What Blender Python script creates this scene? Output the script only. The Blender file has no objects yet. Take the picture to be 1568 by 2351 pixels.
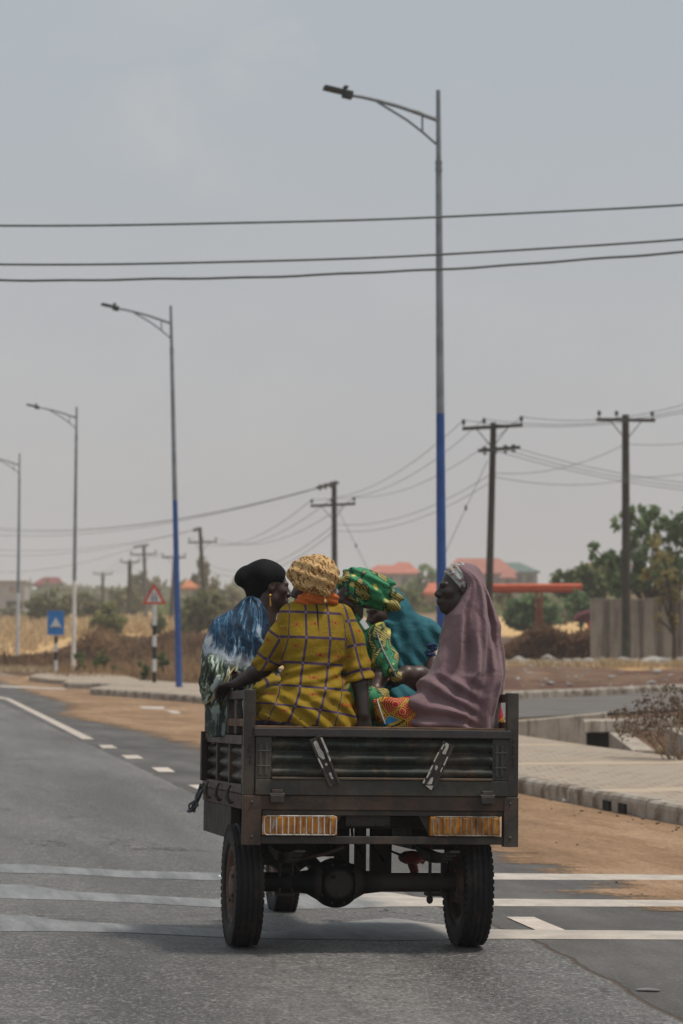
import bpy, bmesh, math, random
import numpy as np
from mathutils import Vector, Matrix, Euler
sc = bpy.context.scene
COL = sc.collection
rnd = random.Random(7)
# ------------------------------------------------------------------ camera frame and ground
F = 6560.0; HC = 1.57
TH = math.atan(270.5/F); A = math.atan(1141/F)
CA, SA = math.cos(A), math.sin(A)
def ray(px, py):
    x = (px-784)/F; y = -(py-1175.5)/F
    return np.array([x, math.cos(TH)-y*math.sin(TH), math.sin(TH)+y*math.cos(TH)])
CAM = np.array([0, 0, HC])
def at(px, py, Y):
    d = ray(px, py); return CAM+d*(Y/d[1])
def st(x, y): return x*CA+y*SA, -x*SA+y*CA
def xy(s, t): return s*CA-t*SA, s*SA+t*CA
def gst(s, t):
    """height of the road bed: crossfall and the low speed hump under the trike"""
    sc_ = max(-8, min(8, s-2.48))
    return -0.015*sc_+0.06*math.exp(-((t-13.6)/1.5)**2)
def lerp(x, xs, ys): return float(np.interp(x, xs, ys))
def sst(x, a, b):
    u = min(1, max(0, (x-a)/(b-a))); return u*u*(3-2*u)
def terr(x, y):
    s, t = st(x, y)
    g = gst(s, t)
    wl = lerp(y, [0, 108, 150, 300, 600, 1200, 3000], [0, 0, 1.1, 2.8, 7, 11, 14])
    wr = lerp(y, [0, 72, 100, 106, 150, 300, 600, 1200, 3000], [0, 0, .5, .6, 1.2, 3, 7, 11, 14])
    g -= .62*sst(s, 10.0, 10.7)*(1-sst(s, 13.5, 15.5))*sst(t, 24, 30)*(1-sst(t, 43.0, 44.6))
    k = sst(s, 11.5, 17)
    return g + (wl*(1-k)+wr*k)*sst(s, 9, 14)
def gnd(px, py, f=None):
    d = ray(px, py); z = 0.0
    for i in range(40):
        k = (z-HC)/d[2]; p = CAM+d*k
        z = gst(*st(p[0], p[1])) if f is None else f(p[0], p[1])
    return p
# trike frame
FW = np.array([-SA, CA, 0])
ORG = np.array([(872-784)/F*13.4, 13.4, 0])+FW*.35
ORG[2] = gst(*st(ORG[0], ORG[1]))
TROT = (Matrix.Rotation(A, 4, 'Z') @ Matrix.Rotation(math.radians(-1.7), 4, 'X') @ Matrix.Rotation(math.radians(1.0), 4, 'Y'))
TMAT = Matrix.Translation(Vector(ORG)) @ TROT
TI = TMAT.inverted()
TIN = np.array(TI)
def tl(px, py, y):
    """point of the trike's own frame seen at a picture point, y metres ahead of its rear axle"""
    o = TIN[:3, :3]@CAM+TIN[:3, 3]; d = TIN[:3, :3]@ray(px, py)
    return o+d*((y-o[1])/d[1])
# ------------------------------------------------------------------ node helpers
class NT:
    def __init__(s, name):
        s.m = bpy.data.materials.new(name); s.m.use_nodes = True
        s.t = s.m.node_tree; s.b = s.t.nodes['Principled BSDF']
    def n(s, typ, **kw):
        x = s.t.nodes.new(typ)
        for k, v in kw.items(): setattr(x, k, v)
        return x
    def put(s, sock, v):
        if isinstance(v, bpy.types.NodeSocket): s.t.links.new(v, sock)
        elif v is not None:
            if hasattr(sock.default_value, '__len__') and not hasattr(v, '__len__'): v = [v]*len(sock.default_value)
            if hasattr(sock.default_value, '__len__') and len(sock.default_value) == 4 and len(v) == 3: v = tuple(v)+(1,)
            sock.default_value = v
    def co(s, kind='Object'): return s.n('ShaderNodeTexCoord').outputs[kind]
    def attr(s, name, out='Vector'):
        return s.n('ShaderNodeAttribute', attribute_name=name).outputs[out]
    def map(s, v, scale=(1, 1, 1), loc=(0, 0, 0), rot=(0, 0, 0)):
        x = s.n('ShaderNodeMapping'); s.put(x.inputs['Vector'], v)
        s.put(x.inputs['Scale'], scale); s.put(x.inputs['Location'], loc); s.put(x.inputs['Rotation'], rot)
        return x.outputs[0]
    def noise(s, v, scale=5, detail=4, rough=.55, dist=0, out=0):
        x = s.n('ShaderNodeTexNoise'); s.put(x.inputs['Vector'], v); s.put(x.inputs['Scale'], scale)
        s.put(x.inputs['Detail'], detail); s.put(x.inputs['Roughness'], rough); s.put(x.inputs['Distortion'], dist)
        return x.outputs[out]
    def vor(s, v, scale=5, feature='F1', out='Distance', rand=1):
        x = s.n('ShaderNodeTexVoronoi', feature=feature); s.put(x.inputs['Vector'], v); s.put(x.inputs['Scale'], scale)
        s.put(x.inputs['Randomness'], rand)
        return x.outputs[out]
    def math(s, op, a, b=None, c=None, clamp=False):
        x = s.n('ShaderNodeMath', operation=op, use_clamp=clamp); s.put(x.inputs[0], a); s.put(x.inputs[1], b)
        if c is not None: s.put(x.inputs[2], c)
        return x.outputs[0]
    def sep(s, v):
        x = s.n('ShaderNodeSeparateXYZ'); s.put(x.inputs[0], v); return x.outputs
    def comb(s, a, b, c=0):
        x = s.n('ShaderNodeCombineXYZ'); s.put(x.inputs[0], a); s.put(x.inputs[1], b); s.put(x.inputs[2], c); return x.outputs[0]
    def step(s, v, a, b):
        x = s.n('ShaderNodeMapRange', interpolation_type='SMOOTHSTEP'); s.put(x.inputs[0], v)
        lo, hi = (a, b) if a < b else (b, a)
        x.inputs[1].default_value = lo; x.inputs[2].default_value = hi
        if a < b: x.inputs[3].default_value, x.inputs[4].default_value = 0, 1
        else: x.inputs[3].default_value, x.inputs[4].default_value = 1, 0
        return x.outputs[0]
    def ramp(s, v, stops, mode='LINEAR'):
        x = s.n('ShaderNodeValToRGB'); s.put(x.inputs[0], v); r = x.color_ramp; r.interpolation = mode
        while len(r.elements) < len(stops): r.elements.new(.5)
        for e, (p, c) in zip(r.elements, stops): e.position = p; e.color = tuple(c)+(1,)
        return x.outputs[0]
    def mix(s, f, a, b, mode='MIX'):
        x = s.n('ShaderNodeMix', data_type='RGBA', blend_type=mode); s.put(x.inputs[0], f); s.put(x.inputs[6], a); s.put(x.inputs[7], b)
        return x.outputs[2]
    def bump(s, h, strength=.3, dist=.01, prev=None):
        x = s.n('ShaderNodeBump'); s.put(x.inputs['Height'], h); s.put(x.inputs['Strength'], strength); s.put(x.inputs['Distance'], dist)
        if prev is not None: s.put(x.inputs['Normal'], prev)
        return x.outputs[0]
    def out(s, col=None, rough=None, normal=None, spec=None, metal=None, **kw):
        s.put(s.b.inputs['Base Color'], col)
        if rough is not None: s.put(s.b.inputs['Roughness'], rough)
        if normal is not None: s.put(s.b.inputs['Normal'], normal)
        if spec is not None: s.put(s.b.inputs['Specular IOR Level'], spec)
        if metal is not None: s.put(s.b.inputs['Metallic'], metal)
        for k, v in kw.items(): s.put(s.b.inputs[k], v)
        return s.m
def srgb(r, g, b):
    f = lambda c: (c/255/12.92 if c/255 <= .04045 else ((c/255+.055)/1.055)**2.4)
    return (f(r), f(g), f(b))
def surf(name, c1, c2, scale=6, detail=5, rough=.8, bump=.25, bscale=60, bdist=.004, spec=.3, metal=0, c3=None, s3=2, t3=(.55, .68), coord='Object'):
    """generic weathered surface: two tones, an optional third one in patches, fine grain"""
    n = NT(name); v = n.co(coord)
    col = n.mix(n.step(n.noise(v, scale, detail), .35, .65), c1, c2)
    if c3 is not None: col = n.mix(n.step(n.noise(n.map(v, loc=(3, 7, 1)), s3, 6, .65), *t3), col, c3)
    r = n.math('ADD', n.math('MULTIPLY', n.noise(v, scale*2, 3), .2), rough-.1)
    return n.out(col, r, n.bump(n.noise(v, bscale, 4), bump, bdist) if bump else None, spec, metal)
# ------------------------------------------------------------------ object helpers
def tag(o, label=None, cat=None, group=None, kind=None):
    if label: o['label'] = label
    if cat: o['category'] = cat
    if group: o['group'] = group
    if kind: o['kind'] = kind
    return o
def empty(name, loc=(0, 0, 0), label=None, cat=None, group=None, mat=None):
    o = bpy.data.objects.new(name, None); COL.objects.link(o)
    if mat is not None: o.matrix_world = mat
    else: o.location = loc
    o.empty_display_size = .2
    return tag(o, label, cat, group)
def mesh(name, v, f, m, parent=None, smooth=False, auto=None, mats=None, mi=None):
    me = bpy.data.meshes.new(name); me.from_pydata([tuple(map(float, p)) for p in v], [], [tuple(map(int, q)) for q in f]); me.update()
    for q in (mats or [m]): me.materials.append(q)
    if mi is not None: me.polygons.foreach_set('material_index', np.asarray(mi, dtype=np.int32))
    if smooth: me.polygons.foreach_set('use_smooth', [True]*len(me.polygons))
    o = bpy.data.objects.new(name, me); COL.objects.link(o)
    if parent is not None: o.parent = parent
    if auto:
        me.polygons.foreach_set('use_smooth', [True]*len(me.polygons))
        md = o.modifiers.new('e', 'EDGE_SPLIT'); md.split_angle = math.radians(auto)
    return o
def attr3(o, name, arr):
    a = o.data.attributes.new(name, 'FLOAT_VECTOR', 'POINT'); a.data.foreach_set('vector', np.asarray(arr, dtype=np.float32).ravel())
def basis(d):
    d = np.asarray(d, float); d = d/np.linalg.norm(d)
    u = np.array([0, 0, 1.0]) if abs(d[2]) < .9 else np.array([1.0, 0, 0])
    a = np.cross(d, u); a /= np.linalg.norm(a); b = np.cross(a, d)
    return d, a, b
class MB:
    """collects simple shapes into one mesh"""
    def __init__(s): s.v = []; s.f = []; s.sm = []
    def add(s, v, f, smooth=False):
        k = len(s.v); s.v += [np.asarray(p, float) for p in v]; s.f += [tuple(i+k for i in q) for q in f]; s.sm += [smooth]*len(f); return s
    def box(s, c, size, rot=None, taper=1.0):
        hx, hy, hz = [q/2 for q in size]; c = np.asarray(c, float)
        R = np.array(Euler(rot).to_matrix()) if rot is not None else np.eye(3)
        pts = []
        for z in (-1, 1):
            k = taper if z > 0 else 1
            for x, y in ((-1, -1), (1, -1), (1, 1), (-1, 1)): pts.append(c+R@np.array([x*hx*k, y*hy*k, z*hz]))
        return s.add(pts, [(3, 2, 1, 0), (4, 5, 6, 7), (0, 1, 5, 4), (1, 2, 6, 5), (2, 3, 7, 6), (3, 0, 4, 7)])
    def bb(s, x0, x1, y0, y1, z0, z1): return s.box(((x0+x1)/2, (y0+y1)/2, (z0+z1)/2), (x1-x0, y1-y0, z1-z0))
    def beam(s, p, q, w, h, up=(0, 0, 1)):
        p = np.asarray(p, float); q = np.asarray(q, float); d = q-p; d /= np.linalg.norm(d)
        a = np.cross(d, np.asarray(up, float)); a /= np.linalg.norm(a); b = np.cross(a, d)
        pts = [o+a*i*w/2+b*j*h/2 for o in (p, q) for i, j in ((-1, -1), (1, -1), (1, 1), (-1, 1))]
        return s.add(pts, [(3, 2, 1, 0), (4, 5, 6, 7), (0, 1, 5, 4), (1, 2, 6, 5), (2, 3, 7, 6), (3, 0, 4, 7)][::1])
    def tube(s, pts, rs, seg=10, cap=True):
        pts = [np.asarray(p, float) for p in pts]
        if not hasattr(rs, '__len__'): rs = [rs]*len(pts)
        v = []; f = []; a0 = None
        for i, p in enumerate(pts):
            d = pts[min(i+1, len(pts)-1)]-pts[max(i-1, 0)]
            d, a, b = basis(d)
            if a0 is not None:
                a = a0-d*np.dot(a0, d); a /= np.linalg.norm(a); b = np.cross(a, d)
            a0 = a
            for k in range(seg):
                th = 2*math.pi*k/seg; v.append(p+rs[i]*(math.cos(th)*a+math.sin(th)*b))
        for i in range(len(pts)-1):
            for k in range(seg):
                k2 = (k+1) % seg; f.append((i*seg+k, (i+1)*seg+k, (i+1)*seg+k2, i*seg+k2))
        s.add(v, f, True)
        if cap:
            n = len(pts); s.add(v[:seg], [tuple(range(seg))]); s.add(v[(n-1)*seg:], [tuple(range(seg))[::-1]])
        return s
    def lathe(s, prof, c, axis, seg=32, smooth=True):
        """prof = (r, h) pairs along the axis"""
        d, a, b = basis(axis); c = np.asarray(c, float); v = []; f = []
        for r, h in prof:
            for k in range(seg):
                th = 2*math.pi*k/seg; v.append(c+d*h+r*(math.cos(th)*a+math.sin(th)*b))
        for i in range(len(prof)-1):
            for k in range(seg):
                k2 = (k+1) % seg; f.append((i*seg+k, i*seg+k2, (i+1)*seg+k2, (i+1)*seg+k))
        return s.add(v, f, smooth)
    def prism(s, poly, d):
        """polygon (3-D points) extruded by the vector d"""
        n = len(poly); d = np.asarray(d, float); v = [np.asarray(p, float) for p in poly]+[np.asarray(p, float)+d for p in poly]
        return s.add(v, [tuple(range(n))[::-1], tuple(range(n, 2*n))]+[(i, (i+1) % n, n+(i+1) % n, n+i) for i in range(n)])
    def sphere(s, c, r, seg=12):
        r = np.broadcast_to(np.asarray(r, float), 3); n = seg//2
        v = []; f = []
        for i in range(n+1):
            ph = math.pi*i/n
            for k in range(seg):
                th = 2*math.pi*k/seg; v.append(np.asarray(c)+r*np.array([math.sin(ph)*math.cos(th), math.sin(ph)*math.sin(th), math.cos(ph)]))
        for i in range(n):
            for k in range(seg):
                k2 = (k+1) % seg; f.append((i*seg+k, (i+1)*seg+k, (i+1)*seg+k2, i*seg+k2))
        return s.add(v, f, True)
    def build(s, name, m, parent=None, bevel=0, auto=None, base=None):
        v = s.v if base is None else [p-np.asarray(base, float) for p in s.v]
        o = mesh(name, v, s.f, m, parent)
        o.data.polygons.foreach_set('use_smooth', s.sm)
        bm = bmesh.new(); bm.from_mesh(o.data); bmesh.ops.recalc_face_normals(bm, faces=bm.faces); bm.to_mesh(o.data); bm.free()
        if base is not None and parent is None: o.location = tuple(base)
        if bevel:
            md = o.modifiers.new('b', 'BEVEL'); md.width = bevel; md.segments = 2; md.limit_method = 'ANGLE'; md.angle_limit = math.radians(50)
        return o
def copy_tree(o, parent=None):
    c = o.copy(); COL.objects.link(c)
    if parent is not None: c.parent = parent
    for ch in list(o.children): copy_tree(ch, c)
    return c
# ------------------------------------------------------------------ camera, world, light
cam = bpy.data.cameras.new('camera'); co = bpy.data.objects.new('camera', cam); COL.objects.link(co); sc.camera = co
co.location = (0, 0, HC); co.rotation_euler = (math.pi/2+TH, 0, 0)
cam.sensor_width = 36; cam.sensor_fit = 'AUTO'; cam.lens = 36*F/2351.0; cam.clip_end = 6000; cam.clip_start = .1
cam.dof.use_dof = True; cam.dof.focus_distance = 13.6; cam.dof.aperture_fstop = 5.0
sc.view_settings.view_transform = 'Standard'; sc.view_settings.look = 'None'; sc.view_settings.exposure = 0; sc.view_settings.gamma = 1
sc.cycles.use_denoising = True
try:
    sc.cycles.denoiser = 'OPENIMAGEDENOISE'; sc.cycles.denoising_input_passes = 'RGB_ALBEDO_NORMAL'
except Exception: pass
sc.cycles.max_bounces = 6; sc.cycles.volume_bounces = 1; sc.cycles.transparent_max_bounces = 6
SUN_EL, SUN_AZ = math.radians(70), math.radians(95)      # azimuth measured from +Y (ahead) towards +X (right)
w = bpy.data.worlds.new('World'); sc.world = w; w.use_nodes = True
wt = w.node_tree; bg = wt.nodes['Background']; bg.inputs[1].default_value = .1
class WN(NT):
    def __init__(s): s.t = wt
q = WN()
sky = q.n('ShaderNodeTexSky', sky_type='NISHITA'); sky.sun_disc = False; sky.sun_elevation = SUN_EL; sky.sun_rotation = SUN_AZ
sky.dust_density = 5; sky.air_density = 1.2; sky.ozone_density = 1.5
d = q.co('Generated')
sx, sy, sz = q.sep(d)
band = q.ramp(q.step(sz, -.02, .26), [(0, (4.85, 4.85, 4.98)), (.35, (4.85, 4.98, 5.2)), (1, (4.5, 4.95, 5.3))])
cn = q.noise(q.map(d, scale=(1, 1, 1.25), loc=(.31, 0, .12)), 13, 8, .56, .25)
cn2 = q.noise(q.map(d, scale=(1, 1, 1.6), loc=(2.3, 1, .4)), 5, 5, .55)
def bank(px, py, wx, wz):          # a soft cumulus bank in a given part of the sky
    r = ray(px, py); r = r/np.linalg.norm(r); az = r[0]
    ex = q.math('DIVIDE', q.math('SUBTRACT', sx, float(az)), wx); ez = q.math('DIVIDE', q.math('SUBTRACT', sz, float(r[2])), wz)
    return q.step(q.math('POWER', q.math('ADD', q.math('MULTIPLY', ex, ex), q.math('MULTIPLY', ez, ez)), .5), 1.5, .0)
bk = q.math('MAXIMUM', bank(640, 190, .042, .024), q.math('MULTIPLY', bank(420, 260, .03, .03), .8))
bk = q.math('MAXIMUM', bk, q.math('MULTIPLY', bank(1300, 330, .06, .03), .35))
cl = q.math('MULTIPLY', q.step(q.math('ADD', q.math('MULTIPLY', bk, .15), cn), .56, .72), q.math('ADD', q.math('MULTIPLY', bk, .75), .2))
cl = q.math('ADD', q.math('MULTIPLY', cl, .6), q.math('MULTIPLY', q.step(cn2, .42, .66), .34))
over = q.mix(cl, band, (5.75, 5.75, 5.75))
bg_col = q.mix(.86, sky.outputs[0], over)
wt.links.new(bg_col, bg.inputs[0])
sl = bpy.data.lights.new('sun', 'SUN'); sl.energy = 2.5; sl.angle = math.radians(9); sl.color = (1, .94, .86)
so = bpy.data.objects.new('sun', sl); COL.objects.link(so); so.location = (20, 20, 60)
sdir = Vector((math.sin(SUN_AZ)*math.cos(SUN_EL), math.cos(SUN_AZ)*math.cos(SUN_EL), math.sin(SUN_EL)))
so.rotation_euler = sdir.to_track_quat('Z', 'Y').to_euler()
# ------------------------------------------------------------------ ground materials
def m_asphalt():
    n = NT('asphalt'); p = n.attr('st'); o = n.co('Object')
    s, t, _ = n.sep(p)
    big = n.noise(n.map(p, scale=(.9, .12, 1)), 1.1, 5, .6)
    col = n.ramp(big, [(.34, (.075, .069, .064)), (.5, (.125, .117, .109)), (.66, (.185, .174, .164))])
    # aggregate: pale and dark stones of two sizes
    g = n.noise(o, 46, 4, .75); g2 = n.noise(n.map(o, loc=(4, 2, 0)), 100, 2, .6)
    col = n.mix(n.math('MULTIPLY', n.step(g, .53, .64), .75), col, (.38, .36, .335))
    col = n.mix(n.math('MULTIPLY', n.step(g, .47, .37), .85), col, (.026, .026, .027))
    col = n.mix(n.math('MULTIPLY', n.step(g2, .57, .7), .45), col, (.42, .41, .39))
    col = n.mix(n.math('MULTIPLY', n.step(n.noise(o, 9, 4, .65), .42, .66), .38), col, (.055, .053, .052))
    lane = n.math('MULTIPLY', n.step(n.math('ABSOLUTE', n.math('SUBTRACT', s, 1.5)), .75, .2), .28); col = n.mix(n.math('MULTIPLY', lane, n.noise(n.map(p, scale=(2, .1, 1)), 1.5, 4, .6)), col, (.045, .043, .041))
    bl = n.step(n.noise(n.map(p, scale=(1, .22, 1)), .8, 5, .65), .5, .66)
    col = n.mix(n.math('MULTIPLY', bl, .35), col, (.07, .067, .065))
    # smoother, darker shoulder right of the seam
    jit = n.math('MULTIPLY', n.math('SUBTRACT', n.noise(n.map(p, scale=(0, 1, 0)), 1.6, 5, .6), .5), .16)
    ss = n.math('ADD', s, jit)
    sh = n.step(ss, 3.33, 3.37)
    shc = n.ramp(n.noise(n.map(p, scale=(1, .3, 1)), 1.4, 6, .65), [(.3, (.060, .056, .053)), (.55, (.105, .099, .093)), (.75, (.16, .151, .142))])
    shc = n.mix(n.math('MULTIPLY', n.step(g, .54, .7), .35), shc, (.34, .33, .31))
    shc = n.mix(n.math('MULTIPLY', n.step(g, .44, .3), .5), shc, (.06, .06, .062))
    col = n.mix(sh, col, shc)
    seam = n.math('MULTIPLY', n.step(n.math('ABSOLUTE', n.math('SUBTRACT', ss, 3.345)), .022, .006), n.step(t, 34, 26))
    col = n.mix(n.math('MULTIPLY', seam, .85), col, (.075, .05, .032))
    # cracks
    wv = n.n('ShaderNodeVectorMath', operation='ADD'); n.put(wv.inputs[0], p)
    n.put(wv.inputs[1], n.noise(p, 2.2, 4, .6, out=1))
    ck = n.vor(n.map(wv.outputs[0], scale=(.55, .42, 1)), 1.0, 'DISTANCE_TO_EDGE')
    ckm = n.math('MULTIPLY', n.step(ck, .014, .003), n.step(n.noise(p, .55, 2), .52, .6))
    ckm = n.math('MULTIPLY', ckm, n.step(s, 3.4, 3.2))
    col = n.mix(n.math('MULTIPLY', ckm, .85), col, (.03, .028, .026))
    # sand dust towards the kerb
    dn = n.math('ADD', n.math('MULTIPLY', n.noise(p, .5, 6, .7), 2.6), n.math('SUBTRACT', s, 5.6))
    col = n.mix(n.math('MULTIPLY', n.step(dn, .4, 1.6), .6), col, (.36, .24, .14))
    h = n.math('SUBTRACT', n.math('MULTIPLY', g, 1.0), n.math('ADD', ckm, seam))
    return n.out(col, n.mix(sh, (.60, .60, .60), (.85, .85, .85)), n.bump(h, .75, .010), .3)
def m_sand():
    n = NT('sand'); o = n.co('Object'); p = n.attr('st')
    a = n.noise(n.map(p, scale=(1, .35, 1)), .9, 6, .65)
    col = n.ramp(a, [(.3, (.205, .125, .072)), (.5, (.315, .200, .118)), (.70, (.44, .30, .19))])
    g = n.noise(o, 26, 5, .85); t2 = n.noise(n.map(p, scale=(1.2, .2, 1)), 5, 6, .7)
    col = n.mix(n.math('MULTIPLY', n.step(g, .49, .38), .8), col, (.11, .062, .034))
    col = n.mix(n.math('MULTIPLY', n.step(g, .57, .70), .5), col, (.52, .37, .24))
    col = n.mix(n.math('MULTIPLY', n.step(t2, .48, .64), .55), col, (.19, .115, .066))
    pb = n.vor(o, 16); col = n.mix(n.math('MULTIPLY', n.step(pb, .10, .05), n.step(n.noise(o, 3, 2), .5, .56)), col, (.09, .07, .055))
    h = n.math('ADD', n.math('MULTIPLY', g, .5), n.math('MULTIPLY', t2, 1.2))
    n.out(col, .95, n.bump(h, .6, .02), .1)
    # thin, broken edge where the drift peters out over the asphalt
    ed = n.sep(n.attr('edge'))[0]; e = n.math('ADD', ed, n.math('MULTIPLY', n.math('SUBTRACT', n.noise(n.map(p, scale=(1, .55, 1)), 3.2, 6, .7), .5), 1.1)); e = n.math('ADD', e, n.math('MULTIPLY', n.math('SUBTRACT', n.noise(o, 30, 3, .8), .5), .9))
    tr_ = n.n('ShaderNodeBsdfTransparent'); mx = n.n('ShaderNodeMixShader'); n.put(mx.inputs[0], n.step(e, .12, .5)); ou = n.t.nodes['Material Output']
    n.t.links.new(tr_.outputs[0], mx.inputs[1]); n.t.links.new(n.b.outputs[0], mx.inputs[2]); n.t.links.new(mx.outputs[0], ou.inputs[0]); return n.m
def m_terrain():
    n = NT('dry_earth'); o = n.co('Object'); x, y, z = n.sep(o)
    yn = n.math('ADD', y, n.math('MULTIPLY', n.math('SUBTRACT', n.noise(n.map(o, scale=(.6, .15, 1)), .35, 5, .6), .5), 36))
    earth = n.ramp(n.noise(n.map(o, scale=(1, .5, 1)), .8, 6, .7), [(.3, (.10, .057, .036)), (.5, (.165, .10, .063)), (.7, (.27, .18, .12))])
    red = n.mix(n.step(n.noise(n.map(o, scale=(.5, .22, 1)), .5, 5, .6), .46, .6), earth, (.115, .058, .042))
    straw = n.ramp(n.noise(n.map(o, scale=(1, .2, 1)), 1.3, 6, .7), [(.3, (.46, .28, .115)), (.55, (.66, .43, .20)), (.75, (.76, .54, .29))])
    burnt = n.ramp(n.noise(n.map(o, scale=(1, .3, 1)), 1.1, 6, .7), [(.3, (.075, .048, .034)), (.6, (.15, .095, .062)), (.8, (.28, .18, .10))])
    col = n.mix(n.step(yn, 74, 80), earth, red)
    col = n.mix(n.math('MULTIPLY', n.step(yn, 97, 101), .8), col, straw)
    col = n.mix(n.step(yn, 106, 112), col, burnt)
    col = n.mix(n.step(yn, 150, 166), col, straw)
    col = n.mix(n.step(yn, 320, 400), col, n.mix(n.step(n.noise(n.map(o, scale=(.1, .03, 1)), 1, 4), .4, .6), (.13, .125, .06), (.40, .30, .16)))
    return n.out(col, .95, n.bump(n.noise(o, 12, 5, .7), .7, .05), .1)
def m_paint():
    n = NT('worn_white_line'); o = n.co('Object'); p = n.attr('st'); s, t, _ = n.sep(p)
    a = n.noise(o, 5, 6, .7); b = n.noise(o, 70, 3, .7)
    col = n.mix(n.step(a, .35, .65), (.55, .49, .42), (.42, .37, .315))
    col = n.mix(n.math('MULTIPLY', n.step(b, .46, .34), .55), col, (.28, .24, .20))
    # the driven lane has polished the strips grey
    ln = n.math('ADD', s, n.math('MULTIPLY', n.math('SUBTRACT', n.noise(o, 1.2, 5, .6), .5), 1.1))
    worn = n.ramp(n.noise(n.map(p, scale=(3, .35, 1)), 2.2, 5, .7), [(.3, (.12, .125, .125)), (.55, (.225, .23, .23)), (.8, (.33, .335, .335))])
    col = n.mix(n.step(ln, 3.3, 2.8), col, worn)
    chip = n.math('MULTIPLY', n.step(n.vor(n.map(p, scale=(1, .55, 1)), 3.2), .13, .10), n.step(n.noise(p, 2.3, 3, .6), .5, .55))
    col = n.mix(n.math('MULTIPLY', chip, n.step(s, 3.4, 3.0)), col, (.72, .74, .75))
    col = n.mix(n.math('MULTIPLY', n.step(b, .55, .66), .25), col, (.12, .12, .12))
    return n.out(col, .7, n.bump(b, .25, .004), .3)
def m_paver():
    n = NT('concrete_paving'); p = n.attr('st'); o = n.co('Object')
    s, t, _ = n.sep(p)
    br = n.n('ShaderNodeTexBrick', offset=.5); n.put(br.inputs['Vector'], n.map(p, rot=(0, 0, .06)))
    for k, v in dict(Scale=1.0).items(): br.inputs[k].default_value = v
    br.inputs['Brick Width'].default_value = .24; br.inputs['Row Height'].default_value = .30
    br.inputs['Mortar Size'].default_value = .012; br.inputs['Bias'].default_value = -.1
    br.inputs['Color1'].default_value = (.335, .272, .213, 1); br.inputs['Color2'].default_value = (.41, .34, .27, 1); br.inputs['Mortar'].default_value = (.13, .10, .07, 1)
    brc = n.mix(n.math('MULTIPLY', n.step(n.noise(n.map(p, scale=(1, .5, 1)), 1.1, 5, .65), .40, .58), .9), br.outputs[0], n.mix(n.noise(o, 2.5, 5, .6), (.30, .245, .19), (.42, .35, .275)))
    tt = n.math('ADD', n.math('ADD', t, n.math('MULTIPLY', s, -.35)), n.math('MULTIPLY', n.noise(p, .35, 2), .5))
    band = n.step(n.math('ABSOLUTE', n.math('SUBTRACT', n.math('FRACT', n.math('DIVIDE', tt, 5.2)), .5)), .075, .06)
    blk = n.step(n.noise(n.map(p, scale=(.7, .2, 1)), 1.0, 1), .36, .44)
    col = n.mix(n.math('MULTIPLY', band, blk), brc, (.45, .36, .265))
    e = n.math('ABSOLUTE', n.math('SUBTRACT', n.math('ABSOLUTE', n.math('SUBTRACT', n.math('FRACT', n.math('DIVIDE', tt, 5.2)), .5)), .07))
    col = n.mix(n.math('MULTIPLY', n.step(e, .008, .003), n.step(n.noise(o, 1.3, 3), .45, .52)), col, (.11, .085, .06))
    col = n.mix(n.math('MULTIPLY', n.step(n.noise(o, .8, 6, .7), .48, .65), .5), col, (.36, .27, .19))
    col = n.mix(n.math('MULTIPLY', n.step(n.noise(o, 50, 3, .7), .44, .34), .35), col, (.25, .20, .15))
    h = n.math('ADD', n.math('MULTIPLY', br.outputs[1], -1), n.math('MULTIPLY', n.noise(o, 30, 4), .3))
    return n.out(col, .9, n.bump(h, .5, .01), .2)
MAT_ASPHALT, MAT_SAND, MAT_TERR, MAT_PAINT, MAT_PAVER = m_asphalt(), m_sand(), m_terrain(), m_paint(), m_paver()
def m_conc():
    n = NT('stained_concrete'); o = n.co('Object'); x, y, z = n.sep(o)
    col = n.ramp(n.noise(o, 3, 6, .65), [(.3, (.30, .255, .20)), (.55, (.43, .37, .30)), (.75, (.52, .455, .37))])
    col = n.mix(n.math('MULTIPLY', n.step(n.noise(n.map(o, scale=(5, 5, .7)), 1.6, 5, .6), .50, .64), .75), col, (.15, .125, .10))
    col = n.mix(n.math('MULTIPLY', n.step(n.noise(o, 60, 3, .7), .45, .35), .4), col, (.2, .17, .14))
    return n.out(col, .9, n.bump(n.noise(o, 40, 5), .4, .008), .2)
MAT_CONC = m_conc()
MAT_KERB = surf('kerb_concrete', (.40, .355, .30), (.29, .25, .205), 5, 6, .9, .4, 60, .006, c3=(.16, .12, .085), s3=3, t3=(.48, .62))
MAT_DARK = surf('painted_hole_shade', (.012, .011, .010), (.02, .018, .016), 6, 3, .95, 0)  # near-black colour standing in for the shade inside holes
# ------------------------------------------------------------------ ground sheets
def sheet(name, rows, ncol, mat, dz, thick=0, kind='structure', hf=None):
    """rows = [(t, s_left, s_right)]: a strip of ground following the road bed, dz above it"""
    v = []; stl = []; f = []
    for t, a, b in rows:
        for k in range(ncol+1):
            s = a+(b-a)*k/ncol; x, y = xy(s, t); v.append((x, y, (hf or gst)(s, t)+dz)); stl.append((s, t, 0))
    for i in range(len(rows)-1):
        for k in range(ncol):
            q = i*(ncol+1)+k; f.append((q, q+1, q+ncol+2, q+ncol+1))
    o = mesh(name, v, f, mat, smooth=True); attr3(o, 'st', stl)
    if kind: o['kind'] = kind
    return o
ts = list(np.arange(-8, 9, 1.0))+list(np.arange(9, 20, .25))+list(np.arange(20, 60, 1.0))+list(np.arange(60, 330, 6.0))
def road_right(t): return lerp(t, [-10, 33, 37, 44, 52, 60, 66, 70, 92, 130, 400], [6.9, 6.9, 7.6, 10.4, 13, 13, 11, 7.0, 6.0, 5.5, 5.5])
sheet('road', [(t, -9, road_right(t)+.1) for t in ts], 22, MAT_ASPHALT, 0)
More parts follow.
